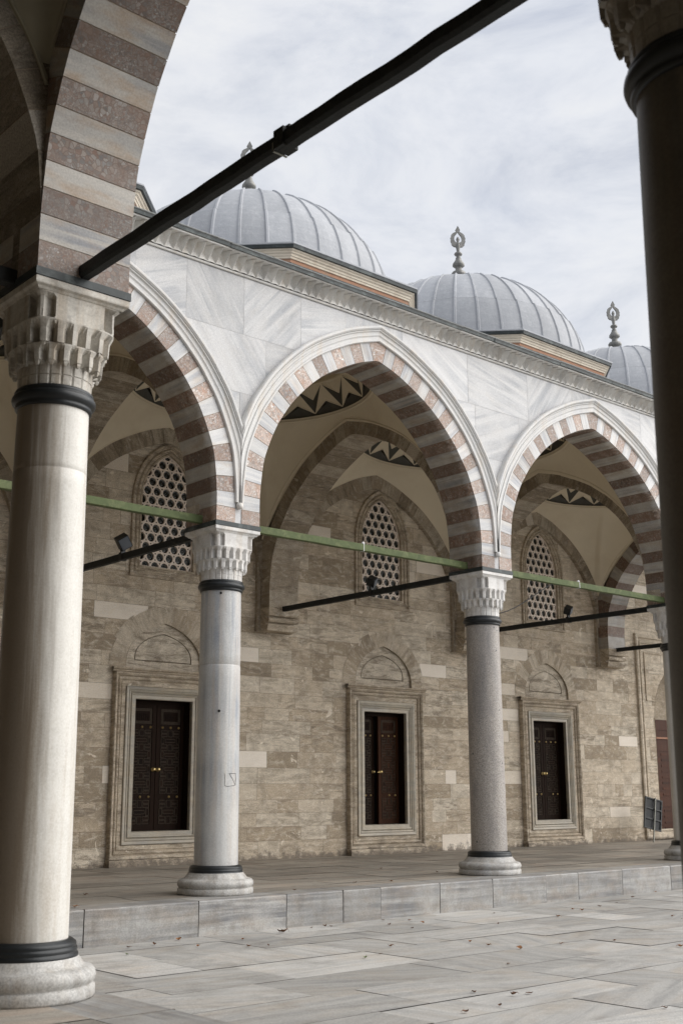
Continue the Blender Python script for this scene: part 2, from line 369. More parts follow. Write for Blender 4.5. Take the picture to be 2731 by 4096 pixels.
# arch profile measured from the photograph: half span 2.85, rise 3.74
PR = [(0, 0), (.0, .5), (.035, .9), (.10, 1.27), (.33, 1.84), (.52, 2.15), (.74, 2.45), (1.12, 2.84), (1.55, 3.17), (2.10, 3.47), (2.45, 3.62), (2.85, 3.745)]
def arch_half(a, rise, n=26):
    pts = [(p[0] / 2.85 * a, p[1] / 3.745 * rise) for p in PR]
    # Catmull-Rom resample
    dense = []
    for i in range(len(pts) - 1):
        p0 = pts[max(i - 1, 0)]; p1 = pts[i]; p2 = pts[i + 1]; p3 = pts[min(i + 2, len(pts) - 1)]
        for k in range(12):
            t = k / 12
            dense.append(tuple(.5 * (2 * p1[j] + (p2[j] - p0[j]) * t + (2 * p0[j] - 5 * p1[j] + 4 * p2[j] - p3[j]) * t * t + (3 * p1[j] - p0[j] - 3 * p2[j] + p3[j]) * t ** 3) for j in (0, 1)))
    dense.append(pts[-1])
    L = [0]
    for i in range(1, len(dense)): L.append(L[-1] + math.dist(dense[i], dense[i - 1]))
    out = []; j = 0
    for k in range(n + 1):
        s = L[-1] * k / n
        while j < len(L) - 2 and L[j + 1] < s: j += 1
        t = (s - L[j]) / max(1e-9, L[j + 1] - L[j])
        out.append((dense[j][0] + t * (dense[j + 1][0] - dense[j][0]), dense[j][1] + t * (dense[j + 1][1] - dense[j][1])))
    return out
def arch_curve(c, a, z0, rise, n=26):
    """full arch left to right with outward normals: list of ((s,z),(ns,nz))"""
    h = arch_half(a, rise, n); L = [(c - a + p[0], z0 + p[1]) for p in h]
    nr = []
    for i in range(len(h)):
        p, q = h[max(i - 1, 0)], h[min(i + 1, len(h) - 1)]
        d = (q[0] - p[0], q[1] - p[1]); l = math.hypot(*d) or 1; nr.append((-d[1] / l, d[0] / l))
    left = list(zip(L, nr)); right = [((2 * c - p[0], p[1]), (-m[0], m[1])) for p, m in left[::-1]]
    # apex: mitre
    ax, az = left[-1][0]; m = left[-1][1]; k = 1.0 / max(.6, m[1])
    return left[:-1] + [((ax, az), (0, k))] + right[1:]
def offs(curve, o): return [(p[0] + n[0] * o, p[1] + n[1] * o) for p, n in curve]

FAR = lambda s, d, z: (s, d, z)
NEARX = -6.9
NEAR = lambda s, d, z: (NEARX - d, s, z)
ZS = 6.05       # springing level of every arch
RISE = 3.745

def arch_ring(mb, c, a, T, d0, d1, thick, nv, mats=(0, 1), per=3, fill=None, skin=0.0, z0=ZS, rise=RISE, tones=None, bot=0.0):
    """solid wedge voussoirs, alternating materials"""
    N = nv * per
    assert N % 2 == 0 or True
    cur = arch_curve(c, a, z0, rise, 78)
    # resample on index
    def at(t):
        x = t * (len(cur) - 1); i = min(int(x), len(cur) - 2); f = x - i
        (p, n), (q, m) = cur[i], cur[i + 1]
        return ((p[0] + f * (q[0] - p[0]), p[1] + f * (q[1] - p[1])), (n[0] + f * (m[0] - n[0]), n[1] + f * (m[1] - n[1])))
    if fill is not None:
        q = .007; st = 1 if d1 > d0 else -1
        ic = offs(cur, q); oc = offs(cur, thick - q)
        for i in range(len(cur) - 1):
            for dd in (d0 + st * q, d1 - st * q): mb.face([T(ic[i][0], dd, ic[i][1]), T(ic[i + 1][0], dd, ic[i + 1][1]), T(oc[i + 1][0], dd, oc[i + 1][1]), T(oc[i][0], dd, oc[i][1])], fill)
            mb.face([T(ic[i][0], d0 + st * q, ic[i][1]), T(ic[i + 1][0], d0 + st * q, ic[i + 1][1]), T(ic[i + 1][0], d1 - st * q, ic[i + 1][1]), T(ic[i][0], d1 - st * q, ic[i][1])], fill)
    for v in range(nv):
        mi = mats[v % 2]; tn = random.random(); ou, ov = random.uniform(0, 50), random.uniform(0, 50)
        gap = .0035 / (N / nv * .3)
        ts = [(v + k / per) / nv for k in range(per + 1)]
        eps = .0045 / 10
        ts[0] += eps; ts[-1] -= eps
        I = []; O = []
        for t in ts:
            (p, n) = at(t); I.append(p); O.append((p[0] + n[0] * thick, p[1] + n[1] * thick))
        sk = random.uniform(-skin, skin)
        Lr = math.dist(I[0], I[-1])
        # vein direction along the voussoir's depth / height
        for k in range(per):
            u0, u1 = Lr * k / per + ou, Lr * (k + 1) / per + ou
            mb.face([T(*((I[k][0], d0 + sk, I[k][1]))), T(I[k + 1][0], d0 + sk, I[k + 1][1]), T(O[k + 1][0], d0 + sk, O[k + 1][1]), T(O[k][0], d0 + sk, O[k][1])], mi, tn,
                    [(ov, u0), (ov, u1), (ov + thick, u1), (ov + thick, u0)])
            mb.face([T(I[k][0], d1, I[k][1]), T(O[k][0], d1, O[k][1]), T(O[k + 1][0], d1, O[k + 1][1]), T(I[k + 1][0], d1, I[k + 1][1])], mi, tn,
                    [(ov, u0), (ov + thick, u0), (ov + thick, u1), (ov, u1)])
            D = abs(d1 - d0)
            mb.face([T(I[k][0], d0 + sk, I[k][1]), T(I[k][0], d1, I[k][1]), T(I[k + 1][0], d1, I[k + 1][1]), T(I[k + 1][0], d0 + sk, I[k + 1][1])], mi, tn,
                    [(ov + 9, u0), (ov + 9 + D, u0), (ov + 9 + D, u1), (ov + 9, u1)])
            mb.face([T(O[k][0], d0 + sk, O[k][1]), T(O[k + 1][0], d0 + sk, O[k + 1][1]), T(O[k + 1][0], d1, O[k + 1][1]), T(O[k][0], d1, O[k][1])], mi, tn)
        for J in (0, per):
            mb.face([T(I[J][0], d0 + sk, I[J][1]), T(O[J][0], d0 + sk, O[J][1]), T(O[J][0], d1, O[J][1]), T(I[J][0], d1, I[J][1])], mi, tn)

def sweep(mb, curve, prof, T, dface, mi=0, clampfn=None, closed=False, tn=.5, sm=False):
    """sweep profile [(offset, protrusion)] along curve of (pt, normal); protrusion is towards -d"""
    rows = []
    for o, h in prof:
        r = []
        for p, n in curve:
            q = (p[0] + n[0] * o, p[1] + n[1] * o)
            hh = h
            if clampfn:
                q2 = clampfn(q)
                if abs(q2[0] - q[0]) > 1e-6: hh = min(h, .062) if h > 0 else .05
                q = q2
            r.append(T(q[0], dface - hh, q[1]))
        rows.append(r)
    mb.grid(rows, mi, tn, closed=closed, sm=sm)

def slabs(u0, u1, v0, v1, hs, ls, stag=True):
    """random ashlar: list of rectangles"""
    out = []; v = v0
    while v < v1 - 1e-6:
        h = random.uniform(*hs)
        if v + h > v1 - hs[0] * .6: h = v1 - v
        u = u0 - random.uniform(0, ls[1])
        while u < u1:
            l = random.uniform(*ls)
            a, b = max(u, u0), min(u + l, u1)
            if b - a > .02: out.append((a, b, v, v + h))
            u += l
        v += h
    return out

def lay(mb, rects, T, d, holes=(), gap=.008, mi=0, tonefn=None, jit=.003, rot=.0, jmi=None, jd=.006, vert=0.0):
    for (a, b, v, w) in rects:
        g = gap / 2; polys = [rect(a + g, b - g, v + g, w - g)]
        for h in holes: polys = subtract(polys, h)
        tn = tonefn() if tonefn else random.random()
        ang = random.uniform(-rot, rot) + (pi / 2 if random.random() < vert else 0); ou, ov = random.uniform(0, 99), random.uniform(0, 99)
        dd = d + random.uniform(-jit, jit); ca, sa = cos(ang), sin(ang)
        for P in polys:
            mb.face([T(p[0], dd, p[1]) for p in P], mi, tn, [(ou + (p[0] - a) * ca - (p[1] - v) * sa, ov + (p[0] - a) * sa + (p[1] - v) * ca) for p in P])
    if jmi is not None:
        us = [r[0] for r in rects] + [r[1] for r in rects]; vs = [r[2] for r in rects] + [r[3] for r in rects]
        polys = [rect(min(us), max(us), min(vs), max(vs))]
        for h in holes: polys = subtract(polys, h)
        for P in polys: mb.face([T(p[0], d + jd, p[1]) for p in P], jmi)

# ------------------------------------------------------------------ layout (metres; facade axis y = 0, terrace z = 0)
CX = [-6.9, 0.0, 6.6, 13.64, 20.4, 27.2]          # facade columns
NY = [0.0, -7.07, -13.67, -20.3]                   # columns of the near portico (x = -6.9)
W = 7.05                                           # back wall
HB = .455
ZC = -.512                                         # courtyard level
DOORS = [3.44, 10.42, 17.30]

# ------------------------------------------------------------------ ground
def T_floor(z): return lambda s, d, v: (s, v, z - d)
mb = MB(); mb.face([(-160, -160, ZC - .12), (200, -160, ZC - .12), (200, 160, ZC - .12), (-160, 160, ZC - .12)], 0)
struct(mb.build('ground', ['court']))
mb = MB()
R = slabs(-6.3, 26, -24, -.94, (.62, 1.25), (.9, 2.6))
rr = []
for (a, b, v, w) in R:                              # a few slabs are split
    if (b - a) > 1.5 and random.random() < .3:
        m = a + (b - a) * random.uniform(.35, .65); rr += [(a, m, v, w), (m, b, v, w)]
    elif (w - v) > .95 and random.random() < .3:
        m = v + (w - v) * random.uniform(.4, .6); rr += [(a, b, v, m), (a, b, m, w)]
    else: rr.append((a, b, v, w))
lay(mb, rr, T_floor(ZC), 0.0, (), .0075, 0, None, .004, .5, 1, .012, .35)
struct(mb.build('courtyard_paving', ['court', 'joint']))
mb = MB()
lay(mb, slabs(-14, 28, -.36, W + .6, (.55, .95), (.8, 2.0)), T_floor(0.0), 0.0, (), .010, 0, None, .003, .12, 1, .010)
struct(mb.build('terrace_paving', ['terrace', 'joint']))
mb = MB()
lay(mb, slabs(-14, -6.95, -27, -.36, (.7, 1.1), (.9, 2.0)), T_floor(0.0), 0.0, (), .010, 0, None, .003, .3, 1, .010)
struct(mb.build('near_terrace_paving', ['terrace', 'joint']))
# kerb stones
def kerb(name, joints, T, front, back):
    mb = MB()
    for a, b in zip(joints[:-1], joints[1:]):
        tn = random.random(); j = random.uniform(-.008, .008); g = .006
        ou, ov = random.uniform(0, 60), random.uniform(0, 60)
        e = .022; f = front + j
        sec = [(f, ZC - .1), (f, -e), (f + e * .3, -e * .3), (f + e, 0.0), (back, 0.0)]
        rows = []
        L = [T(a + g, p[0], p[1]) for p in sec]; Rr = [T(b - g, p[0], p[1]) for p in sec]
        nseg = max(2, int((b - a) / .12))
        prev = None
        acc = 0; lens = [0]
        for k in range(1, len(sec)): acc += math.dist(sec[k], sec[k - 1]); lens.append(acc)
        xs = [a + g + (b - a - 2 * g) * k / nseg for k in range(nseg + 1)]
        wob = [random.uniform(-.006, .006) for _ in xs]
        for k in range(nseg):
            for i in range(len(sec) - 1):
                def P(q, x, wv, i): return T(x, q[0] + (wv if 0 < i < 4 else 0), q[1] + (wv * .5 if i in (1, 2) else 0))
                mb.face([P(sec[i], xs[k], wob[k], i), P(sec[i], xs[k + 1], wob[k + 1], i), P(sec[i + 1], xs[k + 1], wob[k + 1], i + 1), P(sec[i + 1], xs[k], wob[k], i + 1)], 0, tn,
                        [(ou + xs[k], ov + lens[i]), (ou + xs[k + 1], ov + lens[i]), (ou + xs[k + 1], ov + lens[i + 1]), (ou + xs[k], ov + lens[i + 1])])
        for x, s in ((a + g, sec), (b - g, sec)):
            mb.face([T(x, f, ZC - .1), T(x, f, 0), T(x, back, 0), T(x, back, ZC - .1)], 1)
    a, b = joints[0], joints[-1]
    mb.face([T(a, front + .07, ZC - .1), T(b, front + .07, ZC - .1), T(b, front + .07, -.02), T(a, front + .07, -.02)], 1)
    mb.face([T(a, front + .07, -.02), T(b, front + .07, -.02), T(b, back, -.012), T(a, back, -.012)], 1)
    return struct(mb.build(name, ['kerb', 'joint']))
kerb('terrace_kerb', [-6.25, -4.6, -2.9, -.97, .71, 1.91, 2.76, 4.2, 5.6, 7.14, 8.14, 9.60, 11.35, 12.9, 14.1, 15.8, 17.2, 18.9, 20.3, 22, 24, 26, 28], FAR, -.953, -.36)
kerb('near_terrace_kerb', [-27, -25, -23.2, -21.6, -19.7, -18.1, -16.2, -14.4, -12.7, -10.9, -9.55, -8.35, -6.6, -4.9, -3.1, -1.4, -.953], NEAR, -.62, .05)

# ------------------------------------------------------------------ columns
def sup(th, h, p):
    c, s = abs(cos(th)), abs(sin(th)); return h / ((c ** p + s ** p) ** (1 / p))
def capital_mesh(kind=0):
    mb = MB(); Mn = 120
    def ring(z, fn, th0=0.0):
        return [(fn(2 * pi * k / Mn, k) * cos(2 * pi * k / Mn), fn(2 * pi * k / Mn, k) * sin(2 * pi * k / Mn), z) for k in range(Mn)]
    rows = []
    def add(z, fn): rows.append(ring(z, fn))
    # neck with fine vertical grooves
    gro = lambda r: (lambda t, k: r - (.010 if k % 6 == 0 else 0.0))
    add(5.07, gro(.348)); add(5.170, gro(.349)); add(5.172, lambda t, k: .342); add(5.178, lambda t, k: .342); add(5.180, gro(.350)); add(5.262, gro(.352))
    def tier(z0, z1, pend, nich, top, shift, ph, pn, pt):
        def sel(k):
            q = (k + shift) % 6; return 1.0 if q in (0, 1, 2) else (.0 if q in (4,) else .38)
        f0 = lambda t, k: sup(t, nich, pn) + (sup(t, pend, ph) - sup(t, nich, pn)) * sel(k)
        zm = z0 + (z1 - z0) * .62
        fm = lambda t, k: sup(t, pend, ph) if sel(k) == 1 else sup(t, nich, pn) + (sup(t, pend, ph) - sup(t, nich, pn)) * (.15 if sel(k) == 0 else .55)
        ft = lambda t, k: sup(t, top, pt) - (0 if sel(k) > .3 else .004)
        add(z0, f0); add(z0 + .035, f0); add(zm, fm); add(z1 - .012, ft); add(z1, lambda t, k: sup(t, top, pt))
    tier(5.282, 5.43, .418, .350, .424, 0, 2.25, 2.0, 2.4)
    tier(5.43, 5.635, .425, .352, .432, 3, 3.2, 2.6, 4.0)
    def corner(t):
        q = (t % (pi / 2)) - pi / 4; return abs(q)
    # panel with cut, pendant corners
    def pan(h):
        def f(t, k):
            r = sup(t, h, 14); c = corner(t)
            if c < radians(4.5): return r * .93
            if c < radians(13): return r * .83
            return r
        return f
    add(5.637, lambda t, k: min(pan(.412)(t, k), sup(t, .44, 5)))
    add(5.70, pan(.412)); add(5.83, pan(.414)); add(5.862, lambda t, k: sup(t, .416, 14)); add(5.872, lambda t, k: sup(t, .418, 18))
    mb.grid(rows, 0, closed=True)
    # pendants hanging from the tiers
    def drop(x, y, z, w, h, ang):
        T = lambda a, b, c: (x + a * cos(ang) - b * sin(ang), y + a * sin(ang) + b * cos(ang), z + c)
        lo = [T(a * w * .55, b * w * .55, -h) for a, b in ((-1, -1), (1, -1), (1, 1), (-1, 1))]
        mid = [T(a * w, b * w, -h * .55) for a, b in ((-1, -1), (1, -1), (1, 1), (-1, 1))]
        hi = [T(a * w, b * w, .01) for a, b in ((-1, -1), (1, -1), (1, 1), (-1, 1))]
        mb.grid([lo, mid, hi], 0, closed=True); mb.face(lo[::-1])
    for k in range(20):
        t = 2 * pi * (k * 6 + 1) / Mn; r = sup(t, .418, 2.25) - .022
        drop(r * cos(t), r * sin(t), 5.282, .017, .045, t)
    for k in range(20):
        t = 2 * pi * (k * 6 + 4) / Mn
        if k % 2 == 0:
            r = sup(t, .425, 3.2) - .022; drop(r * cos(t), r * sin(t), 5.43, .015, .03, t)
    for q in range(4):
        t = pi / 4 + q * pi / 2
        r = sup(t, .412, 14) * .93 - .03; drop(r * cos(t), r * sin(t), 5.70, .026, .085, t)
        for sg in (-1, 1):
            t2 = t + sg * radians(15); r = sup(t2, .412, 14) - .02; drop(r * cos(t2), r * sin(t2), 5.637, .020, .045, round(t2 / (pi / 2)) * pi / 2)
    # abacus
    def sq(h, z): return [(-h, -h, z), (h, -h, z), (h, h, z), (-h, h, z)]
    ab = MB()
    for a, b in zip([(.414, 5.868), (.424, 5.872), (.436, 5.892), (.461, 5.906), (.464, 5.916), (.464, 5.966)], [(.424, 5.872), (.436, 5.892), (.461, 5.906), (.464, 5.916), (.464, 5.966), (.40, 5.968)]):
        A, B = sq(a[0], a[1]), sq(b[0], b[1])
        for i in range(4): mb.face([A[i], A[(i + 1) % 4], B[(i + 1) % 4], B[i]], 0, .7)
    return mb
def column(x, y, shaft, cap, label, joint=None, k0=1.0, k1=1.0):
    root = thing('stone_column', (x, y, 0), label, 'column', 'columns of the courtyard arcade')
    T = lambda a, b, c: (x + a, y + b, c)
    mb = MB()
    mb.lathe([(.0, .002), (.605, .002), (.612, .02), (.612, .085), (.600, .098), (.585, .102), (.592, .112), (.611, .135), (.617, .165), (.610, .195), (.590, .222), (.560, .236), (.520, .240),
              (.505, .250), (.490, .275), (.470, .300), (.452, .318), (.452, .332), (.30, .333)], x, y, 72, kr=k0 * (.97 if k0 < 1 else 1))
    mb.build('base', 'base', root)
    mb = MB()
    mb.lathe([(.36, .300), (.440, .300), (.446, .312), (.446, .33), (.438, .342), (.433, .346), (.434, .352), (.438, .368), (.432, .384), (.425, .387), (.426, .394), (.428, .408), (.420, .424), (.408, .428),
              (.402, .436), (.380, .446), (.35, .447)], x, y, 72, kr=k0)
    mb.build('base_band', 'iron', root)
    mb = MB()
    prof = [(.358, .44 + (4.95 - .44) * t) for t in [0]]
    prof = []
    for i in range(25):
        t = i / 24; r = .3575 - .0205 * t - .004 * sin(pi * t) * -1
        z = .43 + (4.96 - .43) * t
        prof.append((r * (k0 + (k1 - k0) * t), z))
    if joint:
        prof += [((.3415 - .004 * (q == 0)) * (k0 + (k1 - k0) * (joint - .43) / 4.53), joint + q * .006) for q in (-1, 0, 1)]; prof.sort(key=lambda q: q[1])
    mb.lathe(prof, x, y, 72); mb.build('shaft', shaft, root)
    mb = MB()
    mb.lathe([(.33, 4.905), (.352, 4.905), (.364, 4.915), (.366, 4.935), (.362, 4.948), (.372, 4.955), (.392, 4.968), (.400, 4.992), (.396, 5.018), (.384, 5.034), (.372, 5.040),
              (.376, 5.050), (.378, 5.062), (.368, 5.080), (.352, 5.088), (.33, 5.088)], x, y, 72, kr=k1)
    mb.build('neck_band', 'iron', root)
    mb = capital_mesh(); kk = lambda c: k1 + (1 - k1) * min(1, max(0, (c - 5.07) / .56)); mb.v = [(x + a * kk(c), y + b * kk(c), c) for a, b, c in mb.v]
    mb.build('capital', cap, root)
    mb = MB()
    h = .472
    mb.box(x - h, x + h, y - h, y + h, 5.972, 6.046, 0)
    mb.build('lead_pad', 'leadedge', root, bevel=.012)
    return root
col_spec = [(CX[0], 0, 'shaft_white', 'capital_old', 'marble column at the inner corner where the two porticoes meet'),
            (CX[1], 0, 'shaft_grey', 'capital', 'grey streaked marble column with a black scribble, between the two left arches'),
            (CX[2], 0, 'granite', 'capital', 'speckled granite column on the step between the middle and right arches'),
            (CX[3], 0, 'shaft_white', 'capital', 'pale column half hidden by the dark foreground column, near the leaning board'),
            (CX[4], 0, 'shaft_white', 'capital', 'far marble column of the arcade beyond the right arch'),
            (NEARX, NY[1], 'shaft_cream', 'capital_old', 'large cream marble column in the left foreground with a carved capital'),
            (NEARX, NY[2], 'shaft_shade', 'capital_shade', 'dark column in shadow filling the right edge of the foreground'),
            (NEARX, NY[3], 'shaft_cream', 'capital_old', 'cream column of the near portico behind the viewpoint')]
cols = []
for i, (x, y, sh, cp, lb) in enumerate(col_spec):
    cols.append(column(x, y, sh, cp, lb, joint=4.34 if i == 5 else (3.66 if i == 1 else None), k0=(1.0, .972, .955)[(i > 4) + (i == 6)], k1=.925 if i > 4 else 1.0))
# black scribble on the grey column
mb = MB(); base_a = math.atan2(-16.39, -11.64) + radians(37)
def onshaft(u, v): a = base_a + u / .352; return (.3565 * cos(a), .3565 * sin(a), 1.79 + v)
for path in ([(-.115, .10), (-.105, .0), (-.11, -.09), (-.07, -.11), (.02, -.10), (.11, -.09), (.115, .0), (.11, .10)], [(-.03, .095), (.11, .10)], [(-.03, .095), (.03, .02), (.10, -.08)], [(.115, .03), (.105, -.03)]):
    pts = []
    for a, b in zip(path[:-1], path[1:]):
        for k in range(4): pts.append(onshaft(a[0] + (b[0] - a[0]) * k / 4 + random.uniform(-.003, .003), a[1] + (b[1] - a[1]) * k / 4))
    pts.append(onshaft(*path[-1])); mb.tube(pts, .0032, 4)
mb.build('scribble', 'ink', cols[1])
# small dark bolt holes
mb = MB()
for u, v in ((-.30, 3.06), (-.29, 1.1)):
    a = base_a - radians(0) + u * 2.2
    p = Vector((.350 * cos(a), .350 * sin(a), 1.79 + v)); q = Vector((.3405 * cos(a), .3405 * sin(a), 1.79 + v)) * 1
    mb.tube([p * 1.0, p + Vector((cos(a), sin(a), 0)) * (.008 if v < 2 else -.002)], .022, 10)
mb.build('bolt_hole', 'dark', cols[1])

# ------------------------------------------------------------------ arcade walls
def arcade(root, axes, T, mats=('breccia', 'vmarble', 'limedark'), top=10.66):
    n = len(axes) - 1
    bays = [((axes[i] + axes[i + 1]) / 2, abs(axes[i + 1] - axes[i]) / 2 - HB) for i in range(n)]
    s0, s1 = min(axes), max(axes)
    holes = [offs(arch_curve(c, a, ZS - .3, RISE + .3, 40), .30) for c, a in bays]
    # outer marble sheet
    mb = MB()
    rects = slabs(s0 - HB, s1 + HB, ZS + .0, top, (.80, 1.2), (1.0, 2.0))
    lay(mb, rects, T, -HB + .012, holes, .005, 0, None, .002, .7, 1, .004, .4)
    mb.build('marble_facing', ['spandrel', 'joint_white'], root)
    mb = MB()
    lay(mb, slabs(s0 - HB, s1 + HB, ZS, 11.3, (.32, .42), (.6, 1.2)), T, HB - .012, holes, .006, 0, None, .003, 0, 1, -.005)
    mb.build('inner_facing', [mats[2], 'joint_lime'], root)
    for c, a in bays:
        mb = MB(); arch_ring(mb, c, a, T, -HB, HB, .385, 41, (0, 1), 3, 2, .003)
        ar = mb.build('arch', [mats[0], mats[1], 'joint_lime'], root)
        # impost joint block edge pieces are part of the ring; moulding above it
        lo, hi = c - a - HB, c + a + HB
        cl = lambda q, lo=lo, hi=hi: (min(max(q[0], lo + .001), hi - .001), q[1])
        cur = [(p, nn) for p, nn in arch_curve(c, a, ZS, RISE, 60) if p[1] > ZS + .30]
        f = cur[0][0][1]
        mb = MB()
        prof = [(.372, 0), (.372, .035), (.385, .05), (.41, .05), (.42, .028), (.47, .034), (.50, .055), (.515, .055), (.52, .035), (.565, .045), (.585, .075), (.60, .078), (.607, .06), (.612, .085), (.64, .11), (.675, .112), (.695, .09), (.70, .06), (.70, -.02)]
        prof = [(o * .985 + .002, h) for o, h in prof]
        sweep(mb, cur, prof, T, -HB, 0, cl)
        for e in (cur[0], cur[-1]):
            p = e[0]; xs = [cl((p[0] + e[1][0] * o, p[1])) for o, h in prof]
            mb.face([T(q[0], -HB - h, q[1]) for q, (o, h) in zip(xs, prof)])
        mb.build('arch_moulding', 'moulding', ar)
    # core of the pier between neighbouring arches (closes the joint above each column)
    mb = MB()
    for s in axes: mb.box(s - .20, s + .20, -HB + .03, HB - .03, ZS + .002, ZS + 2.0, 0, .5, T)
    mb.build('pier_core', 'vmarble', root)
    return bays
def cornice(root, s0, s1, T, z0=10.635):
    # string line, folded triangles, fillet, lead coping
    mb = MB()
    for a, b in zip([(-HB, z0 - .05), (-HB - .022, z0 - .045), (-HB - .030, z0 - .03), (-HB - .022, z0 - .012)], [(-HB - .022, z0 - .045), (-HB - .030, z0 - .03), (-HB - .022, z0 - .012), (-HB - .004, z0 - .010)]):
        mb.face([T(s0, a[0], a[1]), T(s1, a[0], a[1]), T(s1, b[0], b[1]), T(s0, b[0], b[1])])
    st = .177; n = int((s1 - s0) / st); zt = z0 + .238
    for i in range(n):
        x0 = s0 + i * st; x1 = x0 + st; xm = (x0 + x1) / 2; tn = random.random()
        tip0 = (x0, -HB - .028, z0); tip1 = (x1, -HB - .028, z0); A = (x0 - st / 2, -.545, zt); B = (xm, -.545, zt); N = (xm, -HB - .026, z0 + .115); cr = (x0, -.715, zt - .012)
        NA = (x0 - st / 2, -HB - .026, z0 + .115)
        mb.face([T(*tip0), T(*cr), T(*A), T(*NA)], 0, tn); mb.face([T(*tip0), T(*N), T(*B), T(*cr)], 0, tn)
        lo = (xm, -HB - .045, z0 + .004)
        mb.face([T(*tip0), T(*lo), T(*N)], 0, tn); mb.face([T(*lo), T(*tip1), T(*N)], 0, tn)
    for a, b in zip([(-.50, zt), (-.735, zt), (-.735, zt + .032)], [(-.735, zt), (-.735, zt + .032), (-.70, zt + .033)]):
        mb.face([T(s0, a[0], a[1]), T(s1, a[0], a[1]), T(s1, b[0], b[1]), T(s0, b[0], b[1])], 0, .5)
    mb.build('cornice', 'cornice', root)
    mb = MB(); z = zt + .034
    s = s0; 
    while s < s1:
        l = random.uniform(.85, 1.15); e = min(s + l, s1); dz = random.uniform(-.008, .008); dy = random.uniform(-.012, .008)
        sec = [(-.70, z), (-.765 + dy, z - .012 + dz), (-.772 + dy, z + .050 + dz)]
        for a, b in zip(sec[:-1], sec[1:]): mb.face([T(s, a[0], a[1]), T(e + .004, a[0], a[1]), T(e + .004, b[0], b[1]), T(s, b[0], b[1])], 0)
        sec = [(-.772 + dy, z + .048 + dz), (-.790 + dy, z + .056 + dz), (-.794 + dy, z + .070 + dz), (-.78 + dy, z + .082 + dz), (-.74, z + .088), (-.05, z + .46)]
        for a, b in zip(sec[:-1], sec[1:]): mb.face([T(s, a[0], a[1]), T(e + .006, a[0], a[1]), T(e + .006, b[0], b[1]), T(s, b[0], b[1])], 1)
        mb.face([T(s, q[0], q[1]) for q in sec], 1)
        s = e
    mb.build('lead_coping', ['leadedge', 'leadtop'], root)

arc = thing('arcade_wall', (6.6, 0, 0), 'white marble arcade wall with banded pointed arches and toothed cornice across the courtyard', 'arcade')
far_bays = arcade(arc, CX, FAR)
cornice(arc, CX[0] + HB, CX[-1] + HB, FAR)
arc2 = thing('arcade_wall', (NEARX, -10.4, 0), 'shadowed near arcade whose banded arch crosses the upper left foreground', 'arcade')
near_bays = arcade(arc2, NY, NEAR, ('breccia_old_shade', 'vmarble_old_shade', 'limeshade'))
cornice(arc2, min(NY), -1.2, NEAR)
# small rounded stops under the mouldings
mb = MB()
for s in CX[1:-1]:
    mb.lathe([(.0, ZS + .235), (.045, ZS + .245), (.062, ZS + .27), (.062, ZS + .33), (.04, ZS + .345), (0, ZS + .346)], s, -HB - .035, 16)
mb.build('moulding_stop', 'moulding', arc)

